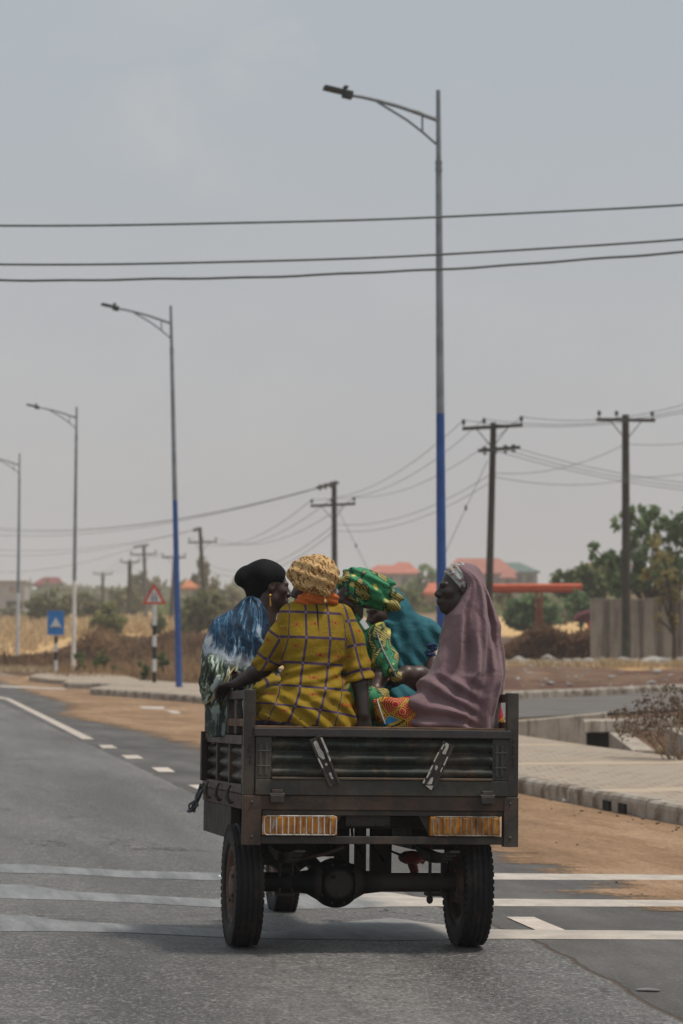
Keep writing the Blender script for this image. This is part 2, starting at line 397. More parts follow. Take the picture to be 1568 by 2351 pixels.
# terrain as one sheet to the horizon
xs = np.concatenate([-np.geomspace(2500, 60, 14), np.arange(-56, 0, 2.0), np.arange(0, 10, .5), np.arange(10, 60, 2.0), np.geomspace(62, 2500, 14)])
ys = np.concatenate([np.arange(-40, 20, 6.0), np.arange(20, 28, 2.0), np.arange(28, 50, .5), np.arange(50, 170, 2.0), np.geomspace(171, 3000, 40)])
v = []; f = []
for y in ys:
    for x in xs:
        s, t = st(x, y); k = sst(s, 7.2, 8.5)
        und = (math.sin(x*.31+y*.07)*.5+math.sin(x*.83-y*.19+2)*.3+math.sin(y*.5+x*.2)*.2)*.10*sst(y, 72, 84)*sst(s, 12, 15)
        v.append((x, y, terr(x, y)-.03+und-(.0 if s > 9 else .10*(1-k))))
nx = len(xs)
for i in range(len(ys)-1):
    for j in range(nx-1): f.append((i*nx+j, i*nx+j+1, (i+1)*nx+j+1, (i+1)*nx+j))
tag(mesh('ground', v, f, MAT_TERR, smooth=True), kind='structure')
# sand drifted over the shoulder
sb = [(1568, 2094), (1506, 2083), (1408, 2057), (1353, 2046), (1387, 2024), (1300, 2010), (1246, 1993), (1122, 1964), (1010, 1930), (800, 1855), (600, 1772), (470, 1724), (400, 1702), (300, 1675), (225, 1660), (140, 1643), (165, 1618), (95, 1598), (20, 1572)]
sbst = [st(*gnd(*p)[:2]) for p in sb]
sbst = sorted(sbst, key=lambda p: p[1])
tt_ = [p[1] for p in sbst]; ss_ = [p[0] for p in sbst]
rows = []
for t in np.concatenate([np.arange(tt_[0], 30, .06), np.arange(30, 60, .25), np.arange(60, 100, 1.0)]):
    a = lerp(t, tt_, ss_)
    a += .10*math.sin(t*5.1)+.07*math.sin(t*11.3+1)+.05*math.sin(t*23.7+2)+.03*rnd.uniform(-1, 1)
    b = road_right(t)+.05
    rows.append((t, min(a, b-.05), b))
rows = [(t, a-.25, b) for t, a, b in rows]
so_ = sheet('sand_shoulder', rows, 14, MAT_SAND, .004)
ed = []
for t, a, b in rows:
    for k in range(15): ed.append((min(2.0, (b-a)*k/14), 0, 0))
attr3(so_, 'edge', ed)
# rumble strips, drawn as low ridges across the carriageway
def strip(name, top, bot, dz=.009):
    v = []; stl = []; f = []
    px0, px1 = -160, 1780
    N = 90
    for i in range(N+1):
        x = px0+(px1-px0)*i/N
        a = gnd(x, lerp(x, *zip(*top))); b = gnd(x, lerp(x, *zip(*bot)))
        for k, (e, hh) in enumerate(((0, 0), (.12, 1), (.5, 1.35), (.88, 1), (1, 0))):
            p = b+(a-b)*e; s, t = st(p[0], p[1]); v.append((p[0], p[1], gst(s, t)+(.002 if hh == 0 else dz*hh))); stl.append((s, t, 0))
    for i in range(N):
        for k in range(4): q = i*5+k; f.append((q, q+5, q+6, q+1))
    o = mesh(name, v, f, MAT_PAINT, smooth=True); attr3(o, 'st', stl); o['kind'] = 'structure'
strip('rumble_strip', [(-200, 1983), (0, 1984.5), (60, 1984.5), (150, 1992), (300, 2000), (500, 2005), (800, 2004), (1140, 2006), (1568, 2010.5), (1800, 2011)],
      [(-200, 2004), (0, 2004), (150, 2007), (300, 2016), (500, 2022), (800, 2020), (1140, 2020), (1568, 2022), (1800, 2022)])
strip('rumble_strip', [(-200, 2029), (0, 2030), (80, 2034), (150, 2047), (300, 2055), (500, 2066), (640, 2060), (800, 2046), (900, 2050), (970, 2062), (1140, 2065), (1568, 2068), (1800, 2069)],
      [(-200, 2063), (0, 2063), (150, 2067), (300, 2073), (500, 2084), (640, 2088), (800, 2086), (900, 2082), (1140, 2081), (1568, 2083), (1800, 2083)])
strip('rumble_strip', [(-200, 2099), (0, 2100), (75, 2104), (150, 2115), (300, 2124), (500, 2135), (640, 2140), (780, 2118), (900, 2108), (1000, 2122), (1140, 2136), (1568, 2139), (1800, 2140)],
      [(-200, 2139), (0, 2139), (150, 2139), (300, 2142), (500, 2152), (640, 2156), (800, 2158), (900, 2160), (1140, 2156), (1568, 2158), (1800, 2158)])
def quad_mark(name, pts, dz=.005, nu=12):
    p = [gnd(*q) for q in pts]; v = []; stl = []; f = []
    for i in range(nu+1):
        a = p[0]+(p[3]-p[0])*i/nu; b = p[1]+(p[2]-p[1])*i/nu
        for k in range(4):
            r = a+(b-a)*k/3; s, t = st(r[0], r[1]); v.append((r[0], r[1], gst(s, t)+dz)); stl.append((s, t, 0))
    for i in range(nu):
        for k in range(3): q = i*4+k; f.append((q, q+1, q+5, q+4))
    o = mesh(name, v, f, MAT_LINE, smooth=True); attr3(o, 'st', stl); o['kind'] = 'structure'
def m_line():
    n = NT('thermoplastic_line'); o = n.co('Object'); p = n.attr('st'); s, t, _ = n.sep(p)
    col = n.mix(n.step(n.noise(o, 6, 6, .7), .35, .65), (.64, .56, .49), (.50, .43, .36))
    rib = n.math('SINE', n.math('MULTIPLY', t, 11.0))
    col = n.mix(n.math('MULTIPLY', n.math('MULTIPLY', n.step(rib, .2, -.6), n.step(t, 34, 37)), .55), col, (.25, .22, .19))
    col = n.mix(n.math('MULTIPLY', n.step(n.noise(o, 60, 3, .7), .45, .35), .5), col, (.25, .22, .19))
    return n.out(col, .75, None, .3)
MAT_LINE = m_line()
quad_mark('edge_line_dash', [(432, 1803), (476, 1803), (482, 1815), (458, 1815)])
quad_mark('edge_line_dash', [(347, 1763), (386, 1763), (402, 1773), (364, 1773)])
quad_mark('edge_line_dash', [(278, 1734.5), (316, 1734.5), (331, 1742.5), (291, 1742.5)])
quad_mark('edge_line_dash', [(226, 1711), (256, 1711), (270, 1718.5), (236, 1718.5)])
quad_mark('edge_line', [(10, 1605), (25, 1605), (217, 1698), (190, 1698)], nu=60)
quad_mark('edge_line', [(1163, 2107), (1226, 2107), (1302, 2139), (1234, 2139)])
quad_mark('edge_line', [(-40, 1594), (25, 1604), (12, 1606), (-40, 1600)])
quad_mark('worn_line', [(318, 1622), (375, 1623), (378, 1629), (330, 1628)], dz=.008)
quad_mark('worn_line', [(378, 1631), (408, 1633), (416, 1639), (396, 1639)], dz=.008)
quad_mark('worn_line', [(0, 1574), (150, 1581), (152, 1584), (0, 1578)], dz=.008)
# ------------------------------------------------------------------ near pavement, its kerb stones
PAVE_H = .16
def walk_h(s, t): return gst(s, t)+PAVE_H
kl = [(4, 6.98), (22, 6.95), (23.07, 6.92), (27.6, 6.66), (32, 6.65), (35, 7.0), (38, 8.0), (41.5, 9.6), (44.4, 11.2)]
def kerb_s(t): return lerp(t, *zip(*kl))
def back_s(t): return lerp(t, [0, 30, 33, 36.4, 40.4, 46], [9.95, 9.9, 9.85, 9.65, 9.6, 9.6])
sheet('pavement', [(t, kerb_s(t)+.14, max(back_s(t), kerb_s(t)+.2)) for t in np.arange(4, 41.6, .5)], 8, MAT_PAVER, PAVE_H)
mb = MB()
def kerb_block(mb, p, q, h=.165, w=.15, slot=False):
    """one rounded kerb stone from p to q (road coordinates s, t), w to the right"""
    d = np.array(q)-np.array(p); L = np.linalg.norm(d); d /= L; nrm = np.array([d[1], -d[0]])
    prof = [(0, -.08), (0, h-.05), (.012, h-.02), (.04, h), (w, h), (w, -.08)]
    v = []
    for e in (.008/L, 1-.008/L):
        for a, z in prof:
            s, t = np.array(p)+d*L*e+nrm*a; x, y = xy(s, t); v.append((x, y, gst(s, t)+z))
    n = len(prof)
    mb.add(v, [tuple(range(n))[::-1], tuple(range(n, 2*n))]+[(i, (i+1) % n, n+(i+1) % n, n+i) for i in range(n)])
t = 6.0; dk = MB()
while t < 40.5:
    L = .95
    kerb_block(mb, (kerb_s(t), t), (kerb_s(t+L), t+L), .165+rnd.uniform(-.008, .008)); t += L
for px, py in ((1201, 1817), (1407, 1862), (1438, 1869), (1160, 1810)):
    x, y, z = gnd(px, py); s_, t_ = st(x, y); c = (kerb_s(t_)-.004, t_); x, y = xy(*c)
    dk.box((x, y, gst(*c)+.052), (.03, .21, .085), (0, 0, A))
tag(mb.build('kerb', MAT_KERB, bevel=.006), kind='structure')
tag(dk.build('kerb_drain_openings', MAT_DARK), kind='structure')  # solid blocks, shade of the drain slots painted as black colour
# ------------------------------------------------------------------ cargo trike
def m_metal(name, base, rust=(.085, .047, .028), amt=(.56, .70), dust=.25, rough=.55, spec=.3):
    n = NT(name); o = n.co('Object')
    col = n.mix(n.step(n.noise(o, 5, 5, .6), .35, .65), base, tuple(c*.62 for c in base))
    col = n.mix(n.step(n.noise(n.map(o, loc=(1, 2, 3)), 7, 7, .7), *amt), col, rust)
    col = n.mix(n.math('MULTIPLY', n.step(n.noise(n.map(o, loc=(5, 2, 9)), 3, 6, .7), .45, .7), dust), col, (.17, .13, .095))
    col = n.mix(n.math('MULTIPLY', n.step(n.noise(o, 45, 3, .7), .60, .72), .5), col, tuple(min(1, c*2.6) for c in base))
    geo = n.n('ShaderNodeNewGeometry')
    edge = n.step(geo.outputs['Pointiness'], .53, .58)
    col = n.mix(n.math('MULTIPLY', edge, .25), col, (.15, .12, .10))
    run = n.math('MULTIPLY', n.step(n.noise(n.map(o, scale=(1, 1, .12)), 26, 4, .6), .56, .68), n.step(n.noise(n.map(o, loc=(9, 1, 4)), 2.5, 4), .44, .6))
    col = n.mix(n.math('MULTIPLY', run, dust), col, tuple(q*1.1 for q in rust))
    r = n.math('ADD', n.math('MULTIPLY', n.noise(o, 12, 4), .35), rough-.15)
    return n.out(col, r, n.bump(n.noise(o, 55, 4, .6), .25, .003), spec)
MT_GREEN = m_metal('green_black_paint', (.024, .032, .026), rust=(.10, .05, .028), amt=(.56, .68), dust=.5)
MT_FRAME = m_metal('worn_dark_frame', (.020, .0205, .019), amt=(.51, .64), dust=.5)
MT_RUST = m_metal('rusty_beam', (.038, .026, .020), rust=(.085, .042, .025), amt=(.42, .62), dust=.4, rough=.75)
MT_LEDGE = m_metal('dusty_ledge', (.12, .085, .055), rust=(.17, .10, .055), amt=(.45, .6), dust=.6, rough=.8)
MT_RAIL = m_metal('rail_steel', (.026, .028, .034), amt=(.66, .8), dust=.3, rough=.45)
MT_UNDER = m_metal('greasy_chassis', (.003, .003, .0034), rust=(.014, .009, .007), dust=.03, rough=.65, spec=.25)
MT_WOOD = surf('old_plank', (.21, .125, .07), (.12, .068, .038), 9, 6, .8, .3, 50, c3=(.30, .2, .12), s3=5)
def m_tyre():
    n = NT('tyre_rubber'); o = n.co('Object')
    col = n.mix(n.step(n.noise(o, 8, 5, .65), .45, .72), (.0065, .0065, .007), (.034, .024, .017))
    return n.out(col, .75, n.bump(n.noise(o, 60, 3), .3, .003), .35)
MT_TYRE = m_tyre()
MT_RIM = m_metal('rusty_rim', (.05, .038, .03), rust=(.12, .06, .035), amt=(.45, .6), dust=.4, rough=.7)
trike = empty('cargo_trike', label='dark green cargo trike with open steel bed carrying seated women along the road', cat='cargo trike', mat=TMAT)
HW = .655; Y0, Y1 = -.35, 1.15
YR = Y0      # rear face
# --- rear frame below the tailgate
mb = MB(); mb.bb(-HW+.002, HW-.002, YR-.005, YR+.06, .655, .722); mb.build('rear_beam', MT_RUST, trike, .004)
mb = MB(); mb.bb(-HW+.09, HW-.07, YR+.005, YR+.05, .630, .654); mb.build('channel_bar', MT_FRAME, trike, .003)
mb = MB()
mb.bb(-HW+.085, HW-.07, YR-.002, YR+.05, .498, .534); mb.build('bumper_bar', MT_FRAME, trike, .003)
for sx in (-1, 1):
    mb = MB()
    if sx < 0: mb.bb(-HW, -HW+.085, YR-.012, YR+.04, .492, .720)
    else: mb.bb(HW-.07, HW, YR-.012, YR+.04, .488, .720)
    for z in (.53, .69): mb.sphere((sx*(HW-.04), YR-.014, z), (.009, .005, .009), 8)
    mb.build('corner_plate', MT_RUST if sx < 0 else MT_FRAME, trike, .003)
    mb = MB()
    mb.prism([(sx*.185, YR+.03, .630), (sx*.235, YR+.03, .536), (sx*.575, YR+.03, .536), (sx*.575, YR+.03, .630)], (0, .012, 0)); mb.build('lamp_backplate', MT_GREEN, trike)
def m_lens():
    n = NT('amber_lens'); o = n.co('Object')
    col = n.ramp(n.noise(n.map(o, scale=(1, 1, .6)), 14, 4, .6), [(.32, (.10, .035, .012)), (.45, (.42, .15, .015)), (.62, (.66, .27, .02))])
    col = n.mix(n.step(n.noise(n.map(o, scale=(1.6, 1, .5), loc=(3, 0, 0)), 16, 3), .60, .68), col, (.55, .45, .36))
    return n.out(col, .3, None, .5)
MT_LENS = m_lens(); MT_CAGE = surf('lamp_cage_wire', (.62, .58, .52), (.40, .36, .31), 30, 3, .5, 0, c3=(.2, .13, .08), s3=14)
MT_CAGE2 = surf('rusty_lamp_cage', (.30, .25, .18), (.17, .12, .08), 30, 3, .6, 0, c3=(.4, .36, .3), s3=14)
for x0, x1, mt in ((-.570, -.208, MT_CAGE), (.228, .570, MT_CAGE2)):
    lamp = MB(); lamp.bb(x0+.004, x1-.004, YR-.012, YR+.03, .538, .628)
    for k in range(7):
        xx = x0+.03+(x1-x0-.06)*k/6; lamp.bb(xx-.014, xx+.014, YR-.018, YR-.01, .546, .622)
    lo = lamp.build('tail_lamp', MT_LENS, trike, .006)
    lo['label'] = 'amber lamp under bright wire cage' if x0 < 0 else 'amber lamp under rusted wire cage'
    cg = MB(); y = YR-.030
    n_ = 11
    ring = [(x0+.02, y, .541), (x0+.012, y, .552), (x0+.012, y, .618), (x0+.022, y, .628), (x1-.022, y, .628), (x1-.012, y, .618), (x1-.012, y, .552), (x1-.02, y, .541), (x0+.02, y, .541)]
    cg.tube(ring, .0036, 6)
    for k in range(1, n_+1):
        xx = x0+.012+(x1-x0-.024)*k/(n_+1); cg.tube([(xx, y, .541), (xx, y-.002, .585), (xx, y, .628)], .0036, 6)
    for xx in (x0+.012, x1-.012):
        for z in (.56, .61): cg.tube([(xx, y, z), (xx, YR, z)], .003, 6)
    cg.build('wire_cage', mt, lo)
mb = MB(); mb.bb(-.165, .045, YR+.02, YR+.05, .580, .632)
for x in (-.14, -.02, .03): mb.sphere((x, YR+.018, .59), .007, 8)
mb.build('hitch_plate', MT_UNDER, trike, .003)
# --- tailgate
tgz0, tgz1 = .724, 1.035
tg = MB()
xl, xr = -HW+.055, HW-.052
prof = []
zs = np.linspace(tgz0+.075, tgz1-.045, 61)
for z in zs:
    u = (z-zs[0])/(zs[-1]-zs[0]); c = math.sin(u*3*math.pi)**2
    prof.append((z, YR+.012-.026*c**.7))
v = []; f = []
X = np.linspace(xl+.075, xr-.075, 90); dn = [(rnd.uniform(xl+.1, xr-.1), rnd.uniform(zs[0], zs[-1]), rnd.uniform(.02, .06), rnd.uniform(.003, .009)) for _ in range(22)]
for z, y in prof:
    for x in X: v.append((x, y+sum(h*math.exp(-(((x-a)/r)**2+((z-b)/(r*.5))**2)) for a, b, r, h in dn)+.0015*math.sin(x*9+z*20), z))
for i in range(len(prof)-1):
    for j in range(89): q = i*90+j; f.append((q, q+1, q+91, q+90))
tg.add(v, f, True)
tgate = tg.build('tailgate', MT_GREEN, trike)
md = None
md = tgate.modifiers.new('s', 'SOLIDIFY'); md.thickness = .004
fr = MB()
fr.bb(xl, xr, YR-.014, YR+.02, tgz0, tgz0+.072)
fr.bb(xl, xl+.075, YR-.010, YR+.02, tgz0+.073, tgz1-.041); fr.bb(xr-.075, xr, YR-.010, YR+.02, tgz0+.073, tgz1-.041)
for x in (xl+.022, xl+.05, xr-.03, xr-.055): fr.bb(x-.008, x+.008, YR-.016, YR-.009, tgz0+.09, tgz1-.07)
for x in (xl+.037, xr-.037):
    for z in (tgz0+.13, tgz0+.20): fr.bb(x-.03, x+.03, YR-.017, YR-.009, z, z+.008)
fr.build('tailgate_frame', MT_GREEN, tgate, .004)
# worn highlight ledge where dust and rust gather
lg = MB(); lg.bb(xl+.076, xr-.076, YR-.022, YR+.012, tgz0+.073, tgz0+.084); lg.build('ledge', MT_LEDGE, tgate, .003)
rl = MB(); rl.bb(-HW+.045, HW-.04, YR-.022, YR+.024, tgz1-.040, tgz1); rl.build('top_rail', MT_RAIL, tgate, .005)
def m_chev():
    n = NT('flaking_white_paint'); o = n.co('Object')
    msk = n.step(n.noise(n.map(o, loc=(1.3, 0, .6), scale=(1.5, 1, .55)), 17, 2, .5), .47, .50)
    col = n.mix(msk, (.03, .03, .03), (.62, .58, .53))
    return n.out(col, .6, None, .3)
MT_CHEV = m_chev(); MT_STRUT = m_metal('black_strut', (.012, .012, .012), dust=.2)
def strut(px0, px1, half, name='chevron_strut'):
    p = tl(*px0, YR-.03); q = tl(*px1, YR-.03)
    m_ = MB()
    m_.beam(p, q, .018, .052, up=(1, 0, 0)) if False else None
    d = (q-p)/np.linalg.norm(q-p); a = np.array([d[2], 0, -d[0]])
    w2 = half
    P = [p+a*w2, p-a*w2, q-a*w2, q+a*w2]
    m_.prism([P[0], P[1], P[2], P[3]], (0, .012, 0))
    for e in (-1, 1):
        Q = [p+a*w2*e, p+a*(w2-.012)*e, q+a*(w2-.012)*e, q+a*w2*e]
        m_.prism([c+np.array([0, -.012, 0]) for c in Q], (0, .011, 0))
    o = m_.build(name, MT_CHEV, tgate, .002)
    return o
sl_ = strut((722, 1694), (768, 1803), .028); sr_ = strut((1030, 1707), (985, 1806), .028)
for st_o in (sl_, sr_): st_o.data.materials.clear(); st_o.data.materials.append(MT_STRUT)
MT_FLAKE = surf('flaked_white_paint', (.60, .56, .50), (.46, .42, .36), 40, 4, .7, .2, 120, .002, c3=(.16, .14, .12), s3=28, t3=(.56, .62))
def flakes(par, ox, polys):
    for pts, lift in polys:
        q = [tl((ox+x/2.24)/1.7424, (2850+y/2.24)/1.7424, YR-lift) for x, y in pts]
        m_ = MB(); m_.prism(q, (0, .0015, 0)); m_.build('paint_flake', MT_FLAKE, par)
flakes(sl_, 780, [([(1052, 285), (1078, 252), (1098, 262), (1120, 318), (1150, 360), (1166, 412), (1150, 424), (1118, 400), (1092, 372), (1064, 318)], .034), ([(1124, 226), (1140, 224), (1160, 268), (1190, 335), (1218, 425), (1210, 442), (1196, 410), (1168, 330), (1142, 270)], .046), ([(1098, 412), (1108, 408), (1146, 480), (1150, 502), (1138, 498)], .046), ([(1165, 455), (1182, 452), (1190, 470), (1178, 480), (1166, 472)], .034), ([(1202, 540), (1218, 536), (1228, 556), (1226, 570), (1240, 585), (1236, 602), (1218, 592), (1212, 570), (1200, 556)], .034), ([(1204, 645), (1218, 642), (1224, 655), (1210, 662)], .034)])
flakes(sr_, 1400, [([(842, 282), (868, 272), (886, 286), (882, 318), (866, 350), (858, 376), (832, 374), (826, 360), (850, 322), (858, 300), (846, 300)], .034), ([(814, 325), (838, 284), (846, 290), (824, 335)], .046), ([(746, 440), (790, 355), (800, 358), (758, 446)], .046), ([(682, 585), (722, 498), (736, 470), (746, 474), (730, 520), (694, 590)], .046), ([(762, 480), (778, 472), (788, 492), (778, 518), (762, 516)], .034), ([(836, 470), (870, 396), (880, 400), (846, 478)], .046), ([(808, 530), (826, 490), (832, 496), (816, 536)], .046), ([(648, 632), (668, 592), (676, 618), (704, 622), (722, 590), (744, 580), (744, 602), (732, 642), (690, 646)], .034), ([(672, 652), (748, 658), (740, 678), (728, 696)], .034)])
for px in (634, 1116):
    c = tl(px, 1835, YR); m_ = MB(); m_.bb(c[0]-.032, c[0]+.032, YR-.045, YR-.015, .69, .724); m_.bb(c[0]-.026, c[0]+.026, YR-.04, YR-.015, .728, .75)
    m_.tube([(c[0]-.034, YR-.034, .726), (c[0]+.034, YR-.034, .726)], .008, 8); m_.build('hinge', MT_FRAME, tgate, .003)
for sx in (-1, 1):   # latch chains and slots on the posts
    m_ = MB()
    for k, z in enumerate((.985, .955, .93, .90, .875)): m_.box((sx*(HW-.028), YR-.022, z), (.012, .008, .022), (0, .2*(-1)**k, 0))
    m_.build('latch', MT_UNDER, trike, .002)
# --- corner posts and raised side guards
for sx in (-1, 1):
    m_ = MB(); x0, x1 = (-HW, -HW+.052) if sx < 0 else (HW-.055, HW)
    m_.bb(x0, x1, YR-.004, YR+.045, .722, 1.212); m_.build('corner_post', MT_FRAME, trike, .004)
    g = MB(); xg = sx*(HW-.022)
    g.bb(xg-.018, xg+.018, YR+.046, Y1-.05, 1.168, 1.208)
    ysq = [(.02, .07), (.30, .05), (.62, .05), (1.06, .05)]
    for yy, wd in ysq: g.bb(xg-.014, xg+.014, yy-wd/2, yy+wd/2, 1.002, 1.167)
    gd = g.build('side_guard', MT_FRAME, trike, .004)
    m_ = MB(); m_.bb(xg-.012, xg+.012, YR+.02, Y1-.08, 1.04, 1.075); m_.build('guard_plank', MT_WOOD, trike, .003)
    # drop side: rails, uprights, ribbed sheet
    m_ = MB(); xo = sx*HW
    def sb_(x0, x1, *r): m_.bb(min(x0, x1), max(x0, x1), *r)
    sb_(xo-sx*.035, xo+sx*.004, YR+.046, Y1, .955, .998)
    sb_(xo-sx*.035, xo+sx*.004, YR+.046, Y1, .727, .768)
    nU = 4
    for k in range(nU): 
        yy = YR+.07+(Y1-YR-.12)*k/(nU-1); sb_(xo-sx*.032, xo-sx*.001, yy-.016, yy+.016, .769, .954)
    sd = m_.build('drop_side', MT_FRAME, trike, .004)
    m_ = MB(); v = []; f = []
    zs2 = np.linspace(.769, .954, 40)
    for z in zs2:
        u = (z-.769)/.185; c = math.sin(u*3*math.pi)**2
        for yy in (YR+.05, Y1-.01): v.append((xo-sx*(.04-.028*c**.7), yy, z))
    for i in range(len(zs2)-1): f.append((2*i, 2*i+1, 2*i+3, 2*i+2))
    m_.add(v, f, True); o = m_.build('ribbed_sheet', MT_FRAME, sd)
    # bed edge with hinge hooks, and skirt below
    m_ = MB(); m_.bb(min(xo, xo-sx*.06), max(xo, xo-sx*.06), YR+.061, Y1, .655, .724); m_.build('bed_edge', MT_RUST, trike, .004)
    for yy in (.0, .42, .84):
        m_ = MB()
        m_.tube([(xo+sx*.012, yy, .76), (xo+sx*.026, yy, .735), (xo+sx*.03, yy, .70), (xo+sx*.012, yy, .675), (xo-sx*.002, yy, .68)], [.006, .008, .010, .009, .005], 8); m_.build('hinge_hook', MT_FRAME, trike)
    m_ = MB(); m_.bb(min(xo-sx*.004, xo-sx*.05), max(xo-sx*.004, xo-sx*.05), YR+.45, Y1, .50, .654); m_.build('side_skirt', MT_UNDER, trike, .003)
# front latch column at the left front corner
m_ = MB(); m_.bb(-HW-.03, -HW-.008, Y1-.16, Y1-.10, .76, .97); m_.tube([(-HW-.02, Y1-.13, .97), (-HW-.02, Y1-.13, 1.01)], .012, 8); m_.build('latch', MT_UNDER, trike, .002)
m_ = MB(); m_.bb(-HW+.002, HW-.002, Y1-.04, Y1+.0, .656, 1.21); m_.build('front_wall', MT_GREEN, trike, .004)
m_ = MB(); m_.bb(-HW+.062, HW-.062, YR+.062, Y1-.042, .665, .70); m_.build('bed_floor', MT_RUST, trike)
# cross planks used as benches
for (ya, yb, z, nm) in ((YR+.03, YR+.22, 1.045, 'bench_plank'), (.30, .52, 1.04, 'bench_plank'), (.78, .98, 1.04, 'bench_plank')):
    m_ = MB(); m_.bb(-HW+.05, HW-.05, ya, yb, z-.028, z); m_.build(nm, MT_WOOD, trike, .003)
# dangling rope and cable at the left front
m_ = MB(); rp = random.Random(3)
for k in range(7):
    a = np.array([-HW-.02, Y1-.14-.03*k/7, .74]); pts = [a]
    for j in range(5): pts.append(a+np.array([-.015*j+rp.uniform(-.02, .02), rp.uniform(-.05, .05), -.035*j]))
    m_.tube(pts, .006, 6)
m_.build('rope', surf('frayed_rope', (.06, .065, .07), (.13, .13, .14), 20, 3, .9, 0), trike)
# --- chassis underneath
m_ = MB()
for sx in (-1, 1): m_.bb(sx*.30-.03, sx*.30+.03, YR+.06, Y1+.4, .555, .652)
for yy in (-.05, .5, 1.05): m_.bb(-.27, .27, yy-.03, yy+.03, .56, .62)
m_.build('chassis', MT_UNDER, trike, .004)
m_ = MB()
AX, AZ = -.155, .302
m_.tube([(-.56, 0, AZ), (AX-.16, 0, AZ)], .046, 16); m_.tube([(AX+.16, 0, AZ), (.45, 0, AZ)], .046, 16)
m_.tube([(AX-.22, 0, AZ), (AX-.14, 0, AZ), (AX-.08, 0, AZ)], [.047, .056, .09], 20); m_.tube([(AX+.22, 0, AZ), (AX+.14, 0, AZ), (AX+.08, 0, AZ)], [.047, .056, .09], 20)
m_.lathe([(0, -.112), (.04, -.110), (.070, -.10), (.078, -.092), (.082, -.08), (.104, -.062), (.118, -.02), (.118, .03), (.10, .1), (.04, .16), (0, .16)], (AX, 0, AZ-.004), (0, 1, 0), 32)
for k in range(10):
    th = 2*math.pi*k/10; m_.sphere((AX+.094*math.cos(th), -.074, AZ-.004+.094*math.sin(th)), .007, 6)
m_.tube([(AX-.03, -.11, AZ+.03), (AX-.03, -.122, AZ+.03)], .012, 8); m_.tube([(AX+.0, -.11, AZ-.05), (AX, -.12, AZ-.05)], .010, 8)
m_.build('rear_axle', MT_UNDER, trike)
for xs_ in (-.40, .33):
    m_ = MB()
    for lay in range(4):
        L = .46-.09*lay; zz = lambda q: .475-.012*lay-.035*(1-(q/.5)**2)
        m_.prism([(xs_-.024, a_, zz(a_)+.005) for a_ in np.linspace(-L, L, 17)]+[(xs_-.024, a_, zz(a_)-.006) for a_ in np.linspace(L, -L, 17)], (.048, 0, 0))
    m_.build('leaf_spring', MT_UNDER, trike)
    m_ = MB(); m_.tube([(xs_-.03, -.03, .235), (xs_-.03, -.03, .44)], .008, 8); m_.tube([(xs_+.03, -.03, .235), (xs_+.03, -.03, .44)], .008, 8); m_.bb(xs_-.04, xs_+.04, -.06, .06, .238, .252); m_.build('spring_bolt', MT_UNDER, trike)
m_ = MB(); m_.bb(-.50, -.20, .42, 1.0, .36, .645); m_.bb(-.19, -.06, .5, 1.0, .40, .645); m_.bb(.30, .47, .40, .95, .44, .645); m_.bb(-.58, -.51, .25, .9, .52, .645)
for k in range(6): m_.tube([(-.35+.1*k, .2, .63), (-.34+.1*k, .1+.03*k, .50-.03*(k % 3)), (-.30+.1*k, .12, .40+.02*(k % 2))], .008, 6)
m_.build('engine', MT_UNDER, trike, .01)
m_ = MB(); m_.tube([(-.12, -.02, .47), (-.20, -.03, .44), (-.36, .0, .40), (-.33, -.02, .34)], .009, 8); m_.build('brake_rod', MT_RUST, trike)
m_ = MB(); m_.tube([(AX, .15, .29), (AX, 1.2, .42)], .035, 12); m_.bb(.075, .175, .3, .36, .24, .56); m_.bb(-.02, .074, .3, .35, .24, .30); m_.build('drive_shaft', MT_UNDER, trike)
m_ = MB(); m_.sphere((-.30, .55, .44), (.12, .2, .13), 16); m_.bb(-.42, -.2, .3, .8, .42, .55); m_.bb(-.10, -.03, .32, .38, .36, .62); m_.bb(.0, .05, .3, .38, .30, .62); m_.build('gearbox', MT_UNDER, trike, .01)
m_ = MB(); m_.sphere((.30, .42, .40), (.07, .09, .035), 12); m_.tube([(.34, .40, .38), (.38, .41, .43), (.39, .42, .49)], .02, 8); m_.tube([(.30, .42, .38), (.315, .42, .33), (.31, .42, .30)], [.025, .022, .012], 8)
m_.build('red_bracket', surf('faded_red_plastic', (.22, .022, .02), (.11, .012, .012), 12, 4, .6, .1), trike)
m_ = MB(); m_.tube([(.30, -.02, .33), (.30, -.03, .235)], .008, 8); m_.sphere((.30, -.03, .222), (.017, .017, .022), 10); m_.build('shackle_pin', MT_UNDER, trike)
m_ = MB(); m_.tube([(.445, -.14, .50), (.458, -.22, .42), (.470, -.26, .34)], [.008, .011, .006], 8); m_.build('strap_end', surf('tan_strap', (.24, .15, .085), (.15, .09, .05), 20, 3, .8, 0), trike)
